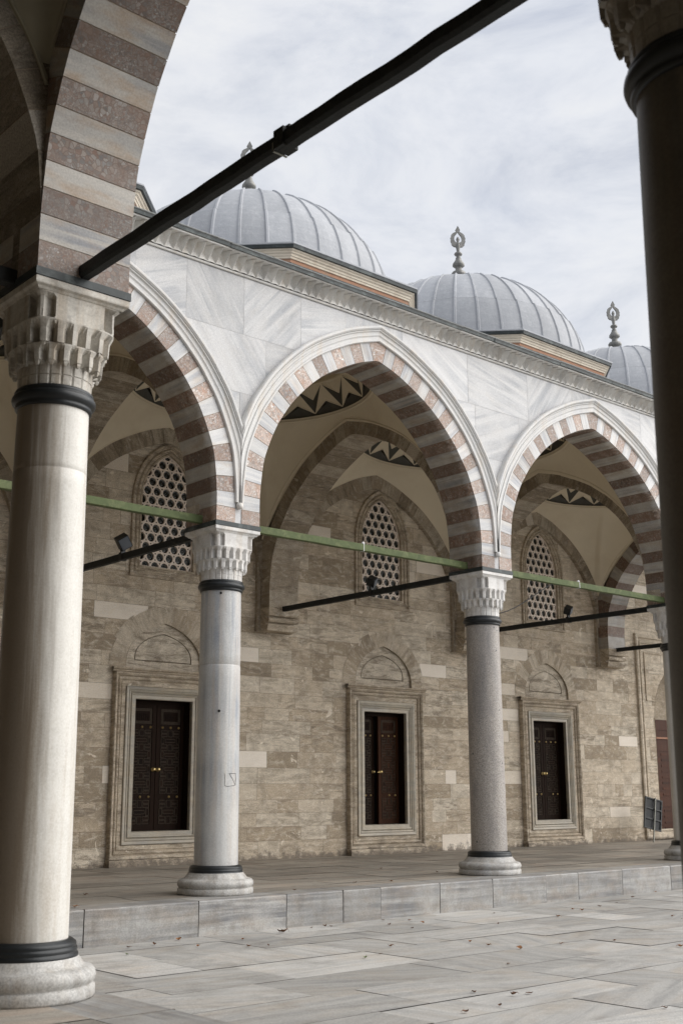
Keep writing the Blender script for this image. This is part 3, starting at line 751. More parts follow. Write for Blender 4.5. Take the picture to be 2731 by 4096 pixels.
# ------------------------------------------------------------------ domes with their vaults
def dome(cx, cy, ax, y0, y1, label, T=None, H=2.6, sx=0.0, visible=True):
    """cx,cy centre; interior rectangle half width ax, from y0 to y1 (local); T maps local (x,y,z) to world"""
    T = T or (lambda a, b, c: (cx + a, b, c))
    PL = 'plaster' if visible else 'plaster_shade'
    root = thing('lead_dome', T(0, (y0 + y1) / 2, 0), label, 'dome', 'lead domes over the portico bays')
    yc = 3.62
    # --- drum
    hx, fr, bk, ch = 3.32, .30, 6.95, 1.60
    def octo(g, z):
        a = hx + g; f = fr - g; b = bk + g; c = ch + g * .41; d = a - c
        P = [(-c, f), (c, f), (a, f + d), (a, b - d), (c, b), (-c, b), (-a, b - d), (-a, f + d)]
        return [T(p[0], p[1], z) for p in P]
    def stack(name, mat, secs):
        mb = MB(); mb.grid([octo(g, z) for g, z in secs], 0, closed=True); return mb.build(name, mat, root)
    stack('drum_flashing', 'leadedge', [(.035, 11.30), (.035, 11.635), (.012, 11.65), (-.02, 11.65)])
    dr = stack('drum', 'brick', [(0, 11.3), (0, 11.745)])
    stack('drum_cornice', 'cream_band', [(-.02, 11.728), (.03, 11.728), (.033, 11.765), (.055, 11.775), (.06, 11.81), (.095, 11.825), (.10, 11.855), (.135, 11.862), (.14, 11.888), (.10, 11.889)])
    mb = MB()
    mb.grid([octo(.10, 11.89), octo(.185, 11.89), octo(.195, 11.955)], 0, closed=True)
    mb.grid([octo(.195, 11.953), octo(.215, 11.96), octo(.212, 11.99), octo(.18, 12.005), octo(-.35, 12.16)], 1, closed=True)
    mb.build('drum_eaves', ['leadedge', 'lead'], root)
    # --- lead shell
    mb = MB(); NR = 36; per = 8; n = NR * per; rows = []; Rx = 3.17
    tl = [0, .03, .06]
    lat = sorted([i / 22 for i in range(23)] + [.262, .271, .625, .634])
    for t in lat:
        ph = t * pi / 2; row = []
        lap = .05 if t < .265 else (.025 if t < .628 else 0)
        for k in range(n):
            q = k % per; th = 2 * pi * (k // per + (0, .075, .11, .30, .5, .68, .85, .95)[q]) / NR
            rb = (.032 if q in (0, 1) else 0) * min(1, (1.02 - t) * 6)
            wv = .008 * sin(th * 11 + t * 9) + .006 * sin(th * 23 - t * 17)
            r = (Rx + lap + rb + wv) * cos(ph) + .0; z = 12.02 + (H + lap + rb + wv) * sin(ph)
            row.append(T(sx + max(r, .02) * cos(th), yc + max(r, .02) * sin(th), z))
        rows.append(row)
    tns = [random.random() for _ in range(NR * 4)]
    mb.grid(rows, lambda i, j: 1 if (lat[i], lat[i + 1]) in ((.262, .271), (.625, .634)) else 0, lambda i, j: tns[((j // per) + (0 if i < 7 else (1 if i < 16 else 2)) * NR) % len(tns)], closed=True, sm=False)
    sh = mb.build('lead_shell', ['lead', 'leadlap_shade'], root)
    if visible:
        for p in sh.data.polygons: p.use_smooth = False
    # --- finial
    mb = MB(); zf = 12.02 + H; FS = 1.3; T0 = T; T = lambda a, b, z: T0(sx + a * FS, yc + (b - yc) * FS, zf + (z - zf) * FS)
    mb.lathe([(.27, zf - .03), (.20, zf + .02), (.125, zf + .08), (.10, zf + .14), (.095, zf + .20), (.13, zf + .215), (.155, zf + .25), (.155, zf + .28), (.13, zf + .315), (.07, zf + .335),
              (.066, zf + .41), (.09, zf + .43), (.125, zf + .46), (.120, zf + .50), (.075, zf + .57), (.055, zf + .62), (.06, zf + .63), (.045, zf + .645), (.042, zf + .69), (.075, zf + .70), (.085, zf + .725), (.07, zf + .75), (.03, zf + .76), (.025, zf + .765)],
             0, yc, 24, T=T)
    fo = mb.build('finial', 'finial', root)
    mb = MB()                                              # pierced tulip shaped crest
    def outline(sgn):
        O = [(0.0, .0), (.055, .02), (.105, .035), (.135, .10), (.150, .18), (.140, .26), (.105, .325), (.045, .36), (.03, .38), (.05, .40), (.035, .43), (.0, .50)]
        res = []
        for i, (a, b) in enumerate(O):
            res.append((sgn * a, b))
            if 1 <= i < 6:
                c = O[i + 1]; mx, mz = (a + c[0]) / 2, (b + c[1]) / 2; res.append((sgn * (mx + .014), mz))
        return res
    I = [(0, .10), (.06, .13), (.085, .19), (.075, .25), (.04, .30), (0, .345)]
    def inner_at(z):
        for (a, b), (c, d) in zip(I[:-1], I[1:]):
            if b <= z <= d: return a + (c - a) * (z - b) / (d - b)
        return 0.0
    # crest plane faces the viewer diagonal
    ca, sa = cos(radians(-32)), sin(radians(-32)); zt = zf + .86
    for sgn in (1, -1):
        O = outline(sgn); front = []; 
        prevpair = None
        for (a, b) in O:
            ia = inner_at(b) * sgn
            pair = ((a, b), (ia, b))
            if prevpair:
                for dd, fl in ((-.02, 0), (.02, 1)):
                    q = [prevpair[0], pair[0], pair[1], prevpair[1]]
                    mb.face([T(p[0] * ca - dd * sa, yc + p[0] * sa + dd * ca, zt + p[1]) for p in (q if not fl else q[::-1])])
                for e in (0, 1):
                    p, q = prevpair[e], pair[e]
                    mb.face([T(p[0] * ca + .02 * sa, yc + p[0] * sa - .02 * ca, zt + p[1]), T(q[0] * ca + .02 * sa, yc + q[0] * sa - .02 * ca, zt + q[1]),
                             T(q[0] * ca - .02 * sa, yc + q[0] * sa + .02 * ca, zt + q[1]), T(p[0] * ca - .02 * sa, yc + p[0] * sa + .02 * ca, zt + p[1])])
            prevpair = pair
    mb.lathe([(.03, zf + .755), (.034, zf + .80), (.05, zf + .90), (.03, zf + .96), (.022, zf + 1.0), (.04, zf + 1.05), (.02, zf + 1.10), (0, zf + 1.12)], 0, yc, 12, T=T)
    mb.build('crest', 'finial', fo)
    T = T0
    # --- pendentives
    mb = MB(); ay = (y1 - y0) / 2; ym = (y0 + y1) / 2; RR, ZR = 2.76, 10.40
    cx_cur = offs(arch_curve(0, ax, ZS, RISE, 60), .36)                  # arches along x (front and back)
    cy_cur = offs(arch_curve(0, ay - .12, ZS, RISE, 60), .36)            # transverse arches
    def zat(cur, u):
        best = None
        for (a, b), (c, d) in zip(cur[:-1], cur[1:]):
            lo, hi = min(a, c), max(a, c)
            if lo <= u <= hi and hi - lo > 1e-9: 
                z = b + (d - b) * (u - a) / (c - a); best = z if best is None else max(best, z)
        return best if best is not None else ZS + 1.2
    nth = 288; K = 8; rows = [[] for _ in range(K + 2)]
    for k in range(nth):
        th = 2 * pi * k / nth; c, s = cos(th), sin(th)
        m = min(ax / max(1e-9, abs(c)), ay / max(1e-9, abs(s))); px, py = m * c, m * s
        if abs(abs(px) - ax) < 1e-6: z = zat(cy_cur, py)
        else: z = zat(cx_cur, px)
        rows[0].append(T((m + .05) * c, ym + (m + .05) * s, z - .12))
        for i in range(K + 1):
            t = i / K; bul = .16 * sin(pi * t) * (m - RR) / 1.3
            rr = (1 - t) * m + t * RR + max(0, bul) * .6
            zz = (1 - t) * z + t * ZR + max(0, bul) * .9
            rows[i + 1].append(T(rr * c, ym + rr * s, zz))
    mb.grid(rows, 0, closed=True, sm=True)
    mb.build('pendentive', PL, root)
    # plaster bead along the arches and ring
    mb = MB()
    mb.lathe([(RR + .02, ZR - .05), (RR - .035, ZR - .045), (RR - .045, ZR - .02), (RR - .02, ZR), (RR - .055, ZR + .012), (RR - .06, ZR + .03), (RR - .02, ZR + .045)], 0, ym, 96, T=T)
    for cur, fn in ((cx_cur, lambda q, e: T(q[0], y0 + e if True else 0, q[1])), (cx_cur, lambda q, e: T(q[0], y1 - e, q[1]))):
        for off, rad in ((.03, .020), (.085, .012)):
            pts = [fn((q[0] * (1 + 0 * off), q[1] + off), .012) for q in cur if abs(q[0]) < ax - .02]
            mb.tube(pts, rad, 5)
    for sgn in (-1, 1):
        for off, rad in ((.03, .020), (.085, .012)):
            pts = [T(sgn * (ax - .012), ym + q[0], q[1] + off) for q in cy_cur if abs(q[0]) < ay - .02]
            mb.tube(pts, rad, 5)
    mb.build('plaster_bead', PL, root)
    # --- folded triangle belt and inner dome
    mb = MB(); NZ = 20; z1 = 11.10; r1 = 2.40
    B = [T(2.74 * cos(2 * pi * k / NZ), ym + 2.74 * sin(2 * pi * k / NZ), ZR + .04) for k in range(NZ)]
    P = lambda r, k, z: T(r * cos(2 * pi * k / NZ), ym + r * sin(2 * pi * k / NZ), z)
    for k in range(NZ):
        zl, zh = ZR + .045, z1 - .02
        def Q(k_, f, dr=0.0): return P(2.75 + (r1 - 2.75) * f + dr, k_, zl + (zh - zl) * f)
        B0, B1 = Q(k, .08), Q(k + 1, .08); A, A0 = Q(k + .5, 1.0, -.015), Q(k - .5, 1.0, -.015); N = Q(k + .5, .42, -.03); V = Q(k, .58, .07)
        mb.face([A, B0, N], 0, .5); mb.face([A, N, B1], 0, .5)                      # pale arrow heads
        mb.face([A0, V, B0], 1); mb.face([V, A, B0], 1)                             # dark darts between them
        for q in range(4): mb.face([A0 if q == 0 else (lambda f: tuple(A0[i] + (V[i] - A0[i]) * f for i in range(3)))(q / 4), tuple(A0[i] + (V[i] - A0[i]) * (q + 1) / 4 for i in range(3)), P(r1, k - .5 + .5 * (q + 1) / 4, z1 + .03), P(r1, k - .5 + .5 * q / 4, z1 + .03)], 0)
        for q in range(4): mb.face([tuple(V[i] + (A[i] - V[i]) * q / 4 for i in range(3)), tuple(V[i] + (A[i] - V[i]) * (q + 1) / 4 for i in range(3)), P(r1, k + .5 * (q + 1) / 4, z1 + .03), P(r1, k + .5 * q / 4, z1 + .03)], 0)
        Nb = Q(k + .5, .38, .05)
        for q in range(4):
            f0, f1 = q / 4, (q + 1) / 4
            top = lambda f: tuple((B0[i] + (Nb[i] - B0[i]) * f * 2 if f <= .5 else Nb[i] + (B1[i] - Nb[i]) * (f * 2 - 1)) for i in range(3))
            mb.face([Q(k + f0, 0, .03), Q(k + f1, 0, .03), top(f1), top(f0)], 1)
        for e0, e1 in ((B0, N), (N, B1), (A0, V), (V, A)): mb.tube([e0, e1], .014, 4, 0, False)
    mb.build('folded_belt', [PL, 'zigdark'], root)
    mb = MB()
    mb.lathe([(r1 + .08, z1 - .03), (r1 - .02, z1 - .02), (r1 - .03, z1 + .03)] + [(2.38 * cos(a), z1 + .04 + 2.15 * sin(a)) for a in [i * pi / 2 / 14 for i in range(15)]], 0, ym, 64, T=T)
    mb.build('inner_dome', PL, root)
    return root

far_lab = ['corner dome above the meeting of the two porticoes', 'leftmost dome whose eaves corner shows beside the foreground arch', 'large grey lead dome behind the diagonal black beam',
           'grey lead dome above the middle of the cornice with a clear finial', 'small far lead dome at the right edge beside the dark column']
far_c = [-10.42, -3.45, 3.36, 10.2, 17.1]
far_ax = [2.99, 2.995, 2.845, 3.045, 2.945]
mid = [None] + [b[0] for b in far_bays[:4]]
mid[0] = -10.42
for i in range(5):
    c = mid[i]; sh = far_c[i] - c
    dome(c, 3.6, far_ax[i], HB, W - .12, far_lab[i], T=(lambda a, b, z, c=c: (c + a, b, z)), H=[2.55, 2.5, 2.52, 2.70, 2.46][i], sx=[0, 0, -.18, 0, 0][i])
for i in range(3):
    c = near_bays[i][0]
    dome(c, 3.6, near_bays[i][1], HB, W - .12, ['near portico dome nearest the corner, over shadowed vaults', 'near portico dome whose dark plaster vault shows at upper left', 'near portico dome over the viewpoint'][i],
         T=(lambda a, b, z, c=c: NEAR(c + a, b, z)), visible=False)

# roofs (lead sheet around the drums)
def roof(name, root, u0, u1, centres, T):
    mb = MB(); polys = [rect(u0, u1, -.06, W + 1.1)]
    hx, fr, bk, ch = 3.30, .32, 6.93, 1.59; d = hx - ch
    for c in centres:
        polys = subtract(polys, [(c - ch, fr), (c + ch, fr), (c + hx, fr + d), (c + hx, bk - d), (c + ch, bk), (c - ch, bk), (c - hx, bk - d), (c - hx, fr + d)])
    for P in polys: mb.face([T(p[0], p[1], 11.42) for p in P], 0)
    mb.build(name, 'lead', root)
roof('lead_roof', arc, -14.9, 28, mid, FAR)
roof('lead_roof', arc2, -27, .02, [b[0] for b in near_bays], NEAR)

# ------------------------------------------------------------------ transverse arches with corbels
def transverse(s, T, label, banded=False, corbel=True, stone='limedark'):
    root = thing('transverse_arch', T(s, 3.5, 0), label, 'vault arch', 'stone arches dividing the vault bays')
    Tt = lambda u, d, z: T(s + d, u, z)
    y0, y1 = HB, W - .45
    c, a = (y0 + y1) / 2, (y1 - y0) / 2
    mb = MB(); arch_ring(mb, c, a, Tt, -HB + .004, HB - .004, .40, 29, (0, 1), 3, 2, .003)
    # wall pier behind the springing
    for k in range(5):
        z0 = ZS + k * .40; mb.box(y1 + .0, W - .02, -HB + .006, HB - .006, z0 + .003, z0 + .397, k % 2, random.uniform(.3, .6), Tt)
    mb.build('voussoir_ring', (['vmarble', 'breccia'] if banded else [stone, stone]) + ['joint_lime'], root)
    # web above the arch up to the roof (seen only as edge behind pendentives)
    mb = MB()
    polys = [rect(HB, W, ZS + 1.2, 11.35)]
    polys = subtract(polys, offs(arch_curve(c, a, ZS - .2, RISE + .2, 40), .30))
    for P in polys:
        for d in (-.10, .10): mb.face([Tt(p[0], d, p[1]) for p in P])
    mb.build('web', 'limedark', root)
    if corbel:
        mb = MB(); sec = [(W, 5.47), (W - .36, 5.47), (W - .385, 5.485), (W - .40, 5.53), (W - .42, 5.60), (W - .425, 5.63), (W - .34, 5.635), (W - .34, 5.68), (W - .43, 5.685), (W - .462, 5.72), (W - .465, 5.76), (W - .43, 5.795), (W - .36, 5.80), (W - .36, 5.835), (W - .45, 5.84), (W - .462, 5.86), (W - .462, ZS), (W, ZS)]
        hw = [(HB + (.012 if W - q[0] > .37 or q[0] == W else -.05)) for q in sec]
        for i in range(len(sec) - 1):
            p, q = sec[i], sec[i + 1]
            mb.face([Tt(p[0], -hw[i], p[1]), Tt(p[0], hw[i], p[1]), Tt(q[0], hw[i + 1], q[1]), Tt(q[0], -hw[i + 1], q[1])], 0, .4)
        for sg in (-1, 1): mb.face([Tt(q[0], sg * h, q[1]) for q, h in zip(sec, hw)], 0, .3)
        mb.build('corbel', 'limeframe', root)
    return root
tl = ['stone vault arch over the inner corner of the porticoes', 'stone vault arch behind the foreground capital, springing from the streaked column', 'brown stone vault arch seen whole through the middle arch, on a moulded wall corbel',
      'brown stone vault arch seen through the right arch', 'banded marble and breccia vault arch at far right above a corbel']
for i in range(5): transverse(CX[i], FAR, tl[i], banded=(i == 4))
for i, l in ((1, 'dark stone vault arch springing left from the foreground capital'), (2, 'dark stone vault arch springing from the right foreground column'), (3, 'stone vault arch behind the viewpoint')):
    transverse(NY[i], NEAR, l, stone='limeshade')

# ------------------------------------------------------------------ back wall with doors, windows, blind arches
wall = thing('stone_wall', (6.6, W, 0), 'weathered limestone block wall with wooden doors and latticed windows at the back of the portico', 'wall')
def pointed(c, a, z0, rise, n=14, stilt=None, zb=None):
    cur = arch_curve(c, a, z0, rise, n); P = [p for p, _ in cur]
    if zb is not None: P = [(c - a, zb)] + P + [(c + a, zb)]
    # remove duplicates
    out = []
    for p in P:
        if not out or math.dist(out[-1], p) > 1e-4: out.append(p)
    return out
holes = []
for c in DOORS:
    holes.append(rect(c - .775, c + .775, .73, 3.66))
    holes.append(pointed(c, 1.03, 4.33, 1.10))
    holes.append(pointed(c - .02, .74, 8.10, 1.42, zb=6.74))
PC = 24.5
holes.append(pointed(PC, 1.58, 3.6, 2.3, zb=-.02))
# masonry
mb = MB()
def wt():
    r = random.random()
    return r * .84
lay(mb, slabs(-14, 28, 0, 11.3, (.29, .45), (.40, 1.75)), FAR, W, holes, .0075, 0, random.random, .004, .03, 1, .005)
mb.build('masonry', ['lime', 'joint_lime'], wall)
def sweep_poly(mb, poly, prof, dface, mi=0, T=FAR, tn=.5, skip_bottom=False):
    """closed convex polygon (counter clockwise), offsets outward, protrusion towards -d"""
    if area(poly) < 0: poly = poly[::-1]
    n = len(poly); cur = []
    for i in range(n):
        p0, p1, p2 = poly[i - 1], poly[i], poly[(i + 1) % n]
        e1 = (p1[0] - p0[0], p1[1] - p0[1]); e2 = (p2[0] - p1[0], p2[1] - p1[1])
        l1, l2 = math.hypot(*e1), math.hypot(*e2)
        n1 = (e1[1] / l1, -e1[0] / l1); n2 = (e2[1] / l2, -e2[0] / l2)
        b = (n1[0] + n2[0], n1[1] + n2[1]); k = 2 / (b[0] ** 2 + b[1] ** 2); cur.append((p1, (b[0] * k, b[1] * k)))
    sweep(mb, cur, prof, T, dface, mi, closed=True, tn=tn)
# relieving arch stones, wall ribs
def flat_ring(mb, c, a, z0, rise, thick, nv, d, mi=0):
    cur = arch_curve(c, a, z0, rise, 60)
    for v in range(nv):
        i0 = int(v * (len(cur) - 1) / nv); i1 = int((v + 1) * (len(cur) - 1) / nv); tn = wt(); ou = random.uniform(0, 60)
        th = thick * random.uniform(.9, 1.12); dd = d + random.uniform(-.002, .002)
        I = [cur[i] for i in range(i0, i1 + 1)]
        a_ = [(p[0], p[1]) for p, n in I]; o_ = [(p[0] + n[0] * th, p[1] + n[1] * th) for p, n in I]
        P = a_ + o_[::-1]
        for k in range(len(a_) - 1):
            mb.face([FAR(a_[k][0], dd, a_[k][1]), FAR(a_[k + 1][0], dd, a_[k + 1][1]), FAR(o_[k + 1][0], dd, o_[k + 1][1]), FAR(o_[k][0], dd, o_[k][1])], mi, tn,
                    [(ou, k * .05), (ou, k * .05 + .05), (ou + .4, k * .05 + .05), (ou + .4, k * .05)])
for c in DOORS:
    ty = MB(); mb = MB(); flat_ring(mb, c, 1.035, 4.33, 1.10, .42, 13, W - .008)
    ba = mb.build('blind_arch', 'limeframe', wall)
    mb = MB(); out = pointed(c, 1.03, 4.33, 1.10, 20); inn = pointed(c, .78, 4.53, .66, 20)
    gin = [(c + (p[0] - c) * .965, 4.53 + .022 + (p[1] - 4.53) * .94) for p in inn]
    for P in subtract([out], inn): mb.face([FAR(p[0], W + .055, p[1]) for p in P], 0, .80)
    mb.face([FAR(p[0], W + .062, p[1]) for p in gin], 0, .86)
    mb.face([FAR(p[0], W + .13, p[1]) for p in inn], 0, .0)
    for poly, a_, b_ in ((out, W - .008, W + .06), (inn, W + .055, W + .135), (gin, W + .062, W + .135)):
        for i in range(len(poly)):
            p, q = poly[i], poly[(i + 1) % len(poly)]
            mb.face([FAR(p[0], a_, p[1]), FAR(q[0], a_, q[1]), FAR(q[0], b_, q[1]), FAR(p[0], b_, p[1])], 0, .4)
    mb.build('tympanum', 'limeframe', ba)
# wall rib arches of each bay
for i in range(5):
    mb = MB(); arch_ring(mb, mid[i], far_ax[i], FAR, W - .13, W + .02, .38, 31, (0, 0), 3, 1, .003)
    mb.build('wall_rib', ['limedark', 'joint_lime'], wall)
# slim corner shafts below the ribs
mb = MB()
for i in range(5):
    for sg in (-1, 1):
        x = CX[i] + sg * (HB + .055); mb.box(x - .05, x + .05, W - .09, W + .02, 5.47, ZS + 1.2, 0, .3)
mb.build('corner_shaft', 'limedark', wall)

def door(c, tn, ajar=0.0, red=False):
    zb, zt, hw = .74, 3.65, .765
    # marble architrave and outer limestone frame
    mb = MB(); R4 = rect(c - hw, c + hw, zb, zt)
    sweep_poly(mb, R4, [(0, -.34), (0, .05), (.012, .062), (.085, .062), (.092, .08), (.115, .09), (.13, .075), (.14, .06), (.155, .085), (.185, .10), (.20, .085), (.21, .10), (.262, .112), (.275, .105), (.28, .0)], W, 0, tn=random.random())
    fr = mb.build('door_frame', 'doormarble', wall)
    mb = MB()
    sweep_poly(mb, R4, [(.27, .03), (.285, .075), (.38, .075), (.39, .055), (.41, .055), (.42, .09), (.45, .115), (.475, .10), (.48, .075), (.50, .075), (.51, .12), (.545, .15), (.575, .15), (.59, .12), (.595, .0)], W, 0, tn=.45)
    mb.box(c - hw - .62, c + hw + .62, W - .22, W, .0, .105, 0, .55); mb.box(c - hw - .60, c + hw + .60, W - .18, W, .105, .15, 0, .5)
    # hood
    x0, x1 = c - hw - .615, c + hw + .615
    sec = [(.0, zt + .585), (.13, zt + .590), (.15, zt + .605), (.15, zt + .625), (.185, zt + .64), (.20, zt + .66), (.20, zt + .685), (.0, zt + .70)]
    for p, q in zip(sec[:-1], sec[1:]): mb.face([(x0 - p[0] * .35, W - p[0], p[1]), (x1 + p[0] * .35, W - p[0], p[1]), (x1 + q[0] * .35, W - q[0], q[1]), (x0 - q[0] * .35, W - q[0], q[1])], 0, .25)
    mb.build('stone_surround', 'limeframe', wall)
    # door leaves
    yl = W + .26
    mb = MB(); mb.box(c - .80, c + .80, yl + .22, yl + .25, zb - .05, zt + .05); mb.box(c - .80, c + .80, yl - .03, yl + .05, zt - .09, zt + .02)
    for sg in (-1, 1): mb.box(c + sg * (hw - .006) - .012, c + sg * (hw - .006) + .012, W + .035, yl + .24, zb - .01, zt + .01)
    mb.box(c - hw, c + hw, W + .035, yl + .2, zt - .012, zt + .012)
    d = mb.build('door', 'wood', wall)
    for sg in (-1, 1):
        ang = ajar if sg == -1 else 0.0
        hx = c + sg * hw
        def TL(u, dd, z, sg=sg, hx=hx, ang=ang):           # u from hinge to meeting edge
            a = ang; return (hx - sg * (u * cos(a) - dd * sin(a) * 0), yl + dd * cos(a) + u * sin(a), z)
        mb = MB(); w = hw - .008
        mb.box(.0, w, .012, .07, zb + .01, zt - .06, 0, .5, TL)
        # stiles and rails proud of the panel
        for a, b in ((0, .10), (w - .10, w)): mb.box(a, b, -.006, .012, zb + .01, zt - .06, 0, .75 if not red else 1, TL)
        H = zt - zb
        R_ = lambda q: zt - .06 - q * H
        for a, b in ((0, .035), (.165, .205), (.70, .745), (.93, .975)): mb.box(.10, w - .10, -.006, .012, R_(b), R_(a), 0, .6, TL)
        # carved top panel frame
        for k in range(3):
            e = .02 + .022 * k
            mb.box(.10 + e, w - .10 - e, .012 - .012, .0125, R_(.165) + e, R_(.165) + e + .008, 1, .7, TL); mb.box(.10 + e, w - .10 - e, 0, .0125, R_(.035) - e - .008, R_(.035) - e, 1, .7, TL)
            mb.box(.10 + e, .108 + e, 0, .0125, R_(.165) + e, R_(.035) - e, 1, .7, TL); mb.box(w - .108 - e, w - .10 - e, 0, .0125, R_(.165) + e, R_(.035) - e, 1, .7, TL)
        for k in range(7):
            for j in range(3): mb.box(.20 + k * .055, .235 + k * .055, .0, .0125, R_(.165) + .10 + j * .055, R_(.165) + .135 + j * .055, 0, random.random(), TL)
        # interlaced rectangles in the two lower panels
        def key(zl, zh, rows):
            u0, u1 = .125, w - .125; hh = (zh - zl) / rows; wd = u1 - u0
            def bar(a, b, p, q, t):
                mb.box(a, b, .004, .0125, p, q, 0, t, TL)
                for (x_, y_, z_, w_) in ((a, b, p, p + .007), (a, b, q - .007, q), (a, a + .007, p, q), (b - .007, b, p, q)): mb.box(x_, y_, -.004, .0125, z_, w_, 1, .7, TL)
            for r in range(rows):
                z = zl + r * hh
                if r % 2 == 0:
                    bar(u0 + wd * .38, u0 + wd * .62, z + .008, z + hh * 1.0 - .008, random.random())
                    bar(u0, u0 + wd * .34, z + .01, z + hh * .45, random.random()); bar(u0 + wd * .66, u1, z + .01, z + hh * .45, random.random())
                    bar(u0, u0 + wd * .34, z + hh * .53, z + hh - .008, random.random()); bar(u0 + wd * .66, u1, z + hh * .53, z + hh - .008, random.random())
                else:
                    bar(u0 + wd * .22, u0 + wd * .78, z + hh * .25, z + hh * .72, random.random())
                    bar(u0, u0 + wd * .17, z + .008, z + hh - .008, random.random()); bar(u0 + wd * .83, u1, z + .008, z + hh - .008, random.random())
        key(R_(.70), R_(.205), 9); key(R_(.93), R_(.745), 3)
        lf = mb.build('door_leaf', ['woodred' if (red and sg == 1) else 'wood', 'woodline'], d)
        if red and sg == 1: lf['label'] = 'reddish worn right door leaf'
        for q in (.185, .722):
            for k in range(3):
                if q > .5 and sg == 1 and k == 2: continue
                u = .10 + (w - .20) * (.10 + .40 * k); mb = MB(); z = R_(q)
                prof = [(.030, 0), (.030, .006), (.022, .012), (.012, .030), (0, .034)]
                rows = [[TL(u + r * cos(2 * pi * j / 12), -.004 - h, z + r * sin(2 * pi * j / 12)) for j in range(12)] for r, h in prof]
                mb.grid(rows, 0, closed=True, sm=True); mb.build('stud', 'brass', d)
        mb = MB(); u = w - .055; z = zb + 1.36
        prof = [(.05, 0), (.05, .008), (.02, .014), (.018, .035), (.036, .045), (.040, .062), (.028, .078), (0, .082)]
        rows = [[TL(u + r * cos(2 * pi * j / 14), -.006 - h, z + r * sin(2 * pi * j / 14)) for j in range(14)] for r, h in prof]
        mb.grid(rows, 0, closed=True, sm=True)
        if ajar and sg == 1: mb.tube([TL(u, -.06, z), TL(u + .06, -.07, z - .005), TL(u + .15, -.065, z - .02)], .011, 8)
        mb.build('door_knob', 'brass', d)
door(DOORS[0], .5); door(DOORS[1], .5, ajar=radians(11), red=True); door(DOORS[2], .5)

def window(c):
    c -= .02
    poly = pointed(c, .74, 8.10, 1.42, 18, zb=6.74)
    if area(poly) < 0: poly = poly[::-1]
    # lattice of round holes
    yl = W + .06; pit = .262; r = .101; mb = MB(); gl = MB(); th = .055
    rows_n = 15; hex_h = pit * .866
    inner = [(c + (p[0] - c) * .965, 8.0 + (p[1] - 8.0) * .975) for p in poly]
    centres = []
    for j in range(rows_n):
        z = 6.74 + .03 + j * hex_h
        for i in range(-4, 5):
            centres.append((c + (i + (.5 if j % 2 else 0)) * pit - .03, z))
    nseg = 18
    for (x, z) in centres:
        if not (c - 1.0 < x < c + 1.0): continue
        circ = [(x + r * cos(2 * pi * k / nseg), z + r * sin(2 * pi * k / nseg)) for k in range(nseg)]
        hexa = []
        for k in range(nseg):
            a = 2 * pi * k / nseg; s = pi / 3; b = ((a - pi / 6 * 0) % s) - s / 2
            # hexagon with flats facing its six neighbours (at 0, 60, ... degrees)
            bb = ((a + s / 2) % s) - s / 2; R_ = (pit / 2) / cos(bb); hexa.append((x + R_ * cos(a), z + R_ * sin(a)))
        for k in range(nseg):
            q = (k + 1) % nseg; P = clip_convex([circ[k], hexa[k], hexa[q], circ[q]], poly)
            if P: mb.face([FAR(p[0], yl, p[1]) for p in P], 0)
            P = clip_convex([circ[k], circ[q], (circ[q][0] * .999 + x * .001, circ[q][1] * .999 + z * .001)], poly)
            m = ((circ[k][0] + circ[q][0]) / 2, (circ[k][1] + circ[q][1]) / 2)
            if P: mb.face([FAR(circ[k][0], yl, circ[k][1]), FAR(circ[q][0], yl, circ[q][1]), FAR(circ[q][0], yl + th, circ[q][1]), FAR(circ[k][0], yl + th, circ[k][1])], 0)
        # bullseye glass
        ok = len(clip_convex([(x - .01, z - .01), (x + .01, z - .01), (x + .01, z + .01), (x - .01, z + .01)], [(c + (p[0] - c) * .9, p[1]) for p in poly])) > 0
        if ok:
            prof = [(.116, .050), (.098, .030), (.088, .040), (.05, .046), (.036, .036), (.022, .030), (.012, .038), (0, .040)]
            rows = [[FAR(x + q * cos(2 * pi * k / 16), yl + h + .012, z + q * sin(2 * pi * k / 16)) for k in range(16)] for q, h in prof]
            gl.grid(rows, 0, closed=True, sm=True)
    # solid rim round the lattice
    sweep_poly(mb, [(c + (p[0] - c) * .97, 8.0 + (p[1] - 8.0) * .983) for p in poly], [(0, -.055), (0, .004), (.05, .004)], yl, 0)
    wn = mb.build('window', 'lattice', wall)
    gl.face([FAR(p[0], yl + .075, p[1]) for p in poly], 0)
    gl.build('pane', 'glass', wn)
    mb = MB()
    sweep_poly(mb, poly, [(-.005, -.10), (0, .012), (.04, .022), (.055, .004), (.085, .004), (.095, .03), (.125, .045), (.15, .03), (.16, .012), (.20, .012), (.21, .045), (.25, .06), (.275, .05), (.28, -.01)], W, 0, tn=.4)
    mb.build('window_frame', 'limeframe', wn)
for c in DOORS: window(c)

# portal at the far right
mb = MB()
sweep_poly(mb, rect(22.30, 26.7, .35, 6.45), [(0, .0), (0, .05), (.06, .05), (.07, .02), (.17, .02), (.18, .075), (.26, .09), (.31, .07), (.32, -.01)], W, 0, tn=.6)
sweep_poly(mb, rect(22.52, 26.48, 4.55, 6.12), [(0, -.01), (0, .03), (.03, .03), (.03, -.01)], W, 0, tn=.3)
po = mb.build('portal_surround', 'limeframe', wall)
mb = MB(); P = pointed(PC, 1.58, 3.6, 2.3, 18, zb=-.02)
for i in range(len(P)):
    p, q = P[i], P[(i + 1) % len(P)]
    mb.face([FAR(p[0], W - .01, p[1]), FAR(q[0], W - .01, q[1]), FAR(q[0], W + .75, q[1]), FAR(p[0], W + .75, p[1])], 0, .45)
for Q in subtract([P], rect(PC - 1.45, PC + 1.45, -.1, 3.95)): mb.face([FAR(p[0], W + .74, p[1]) for p in Q], 0, .3)
mb.build('portal_reveal', 'limeframe', po)
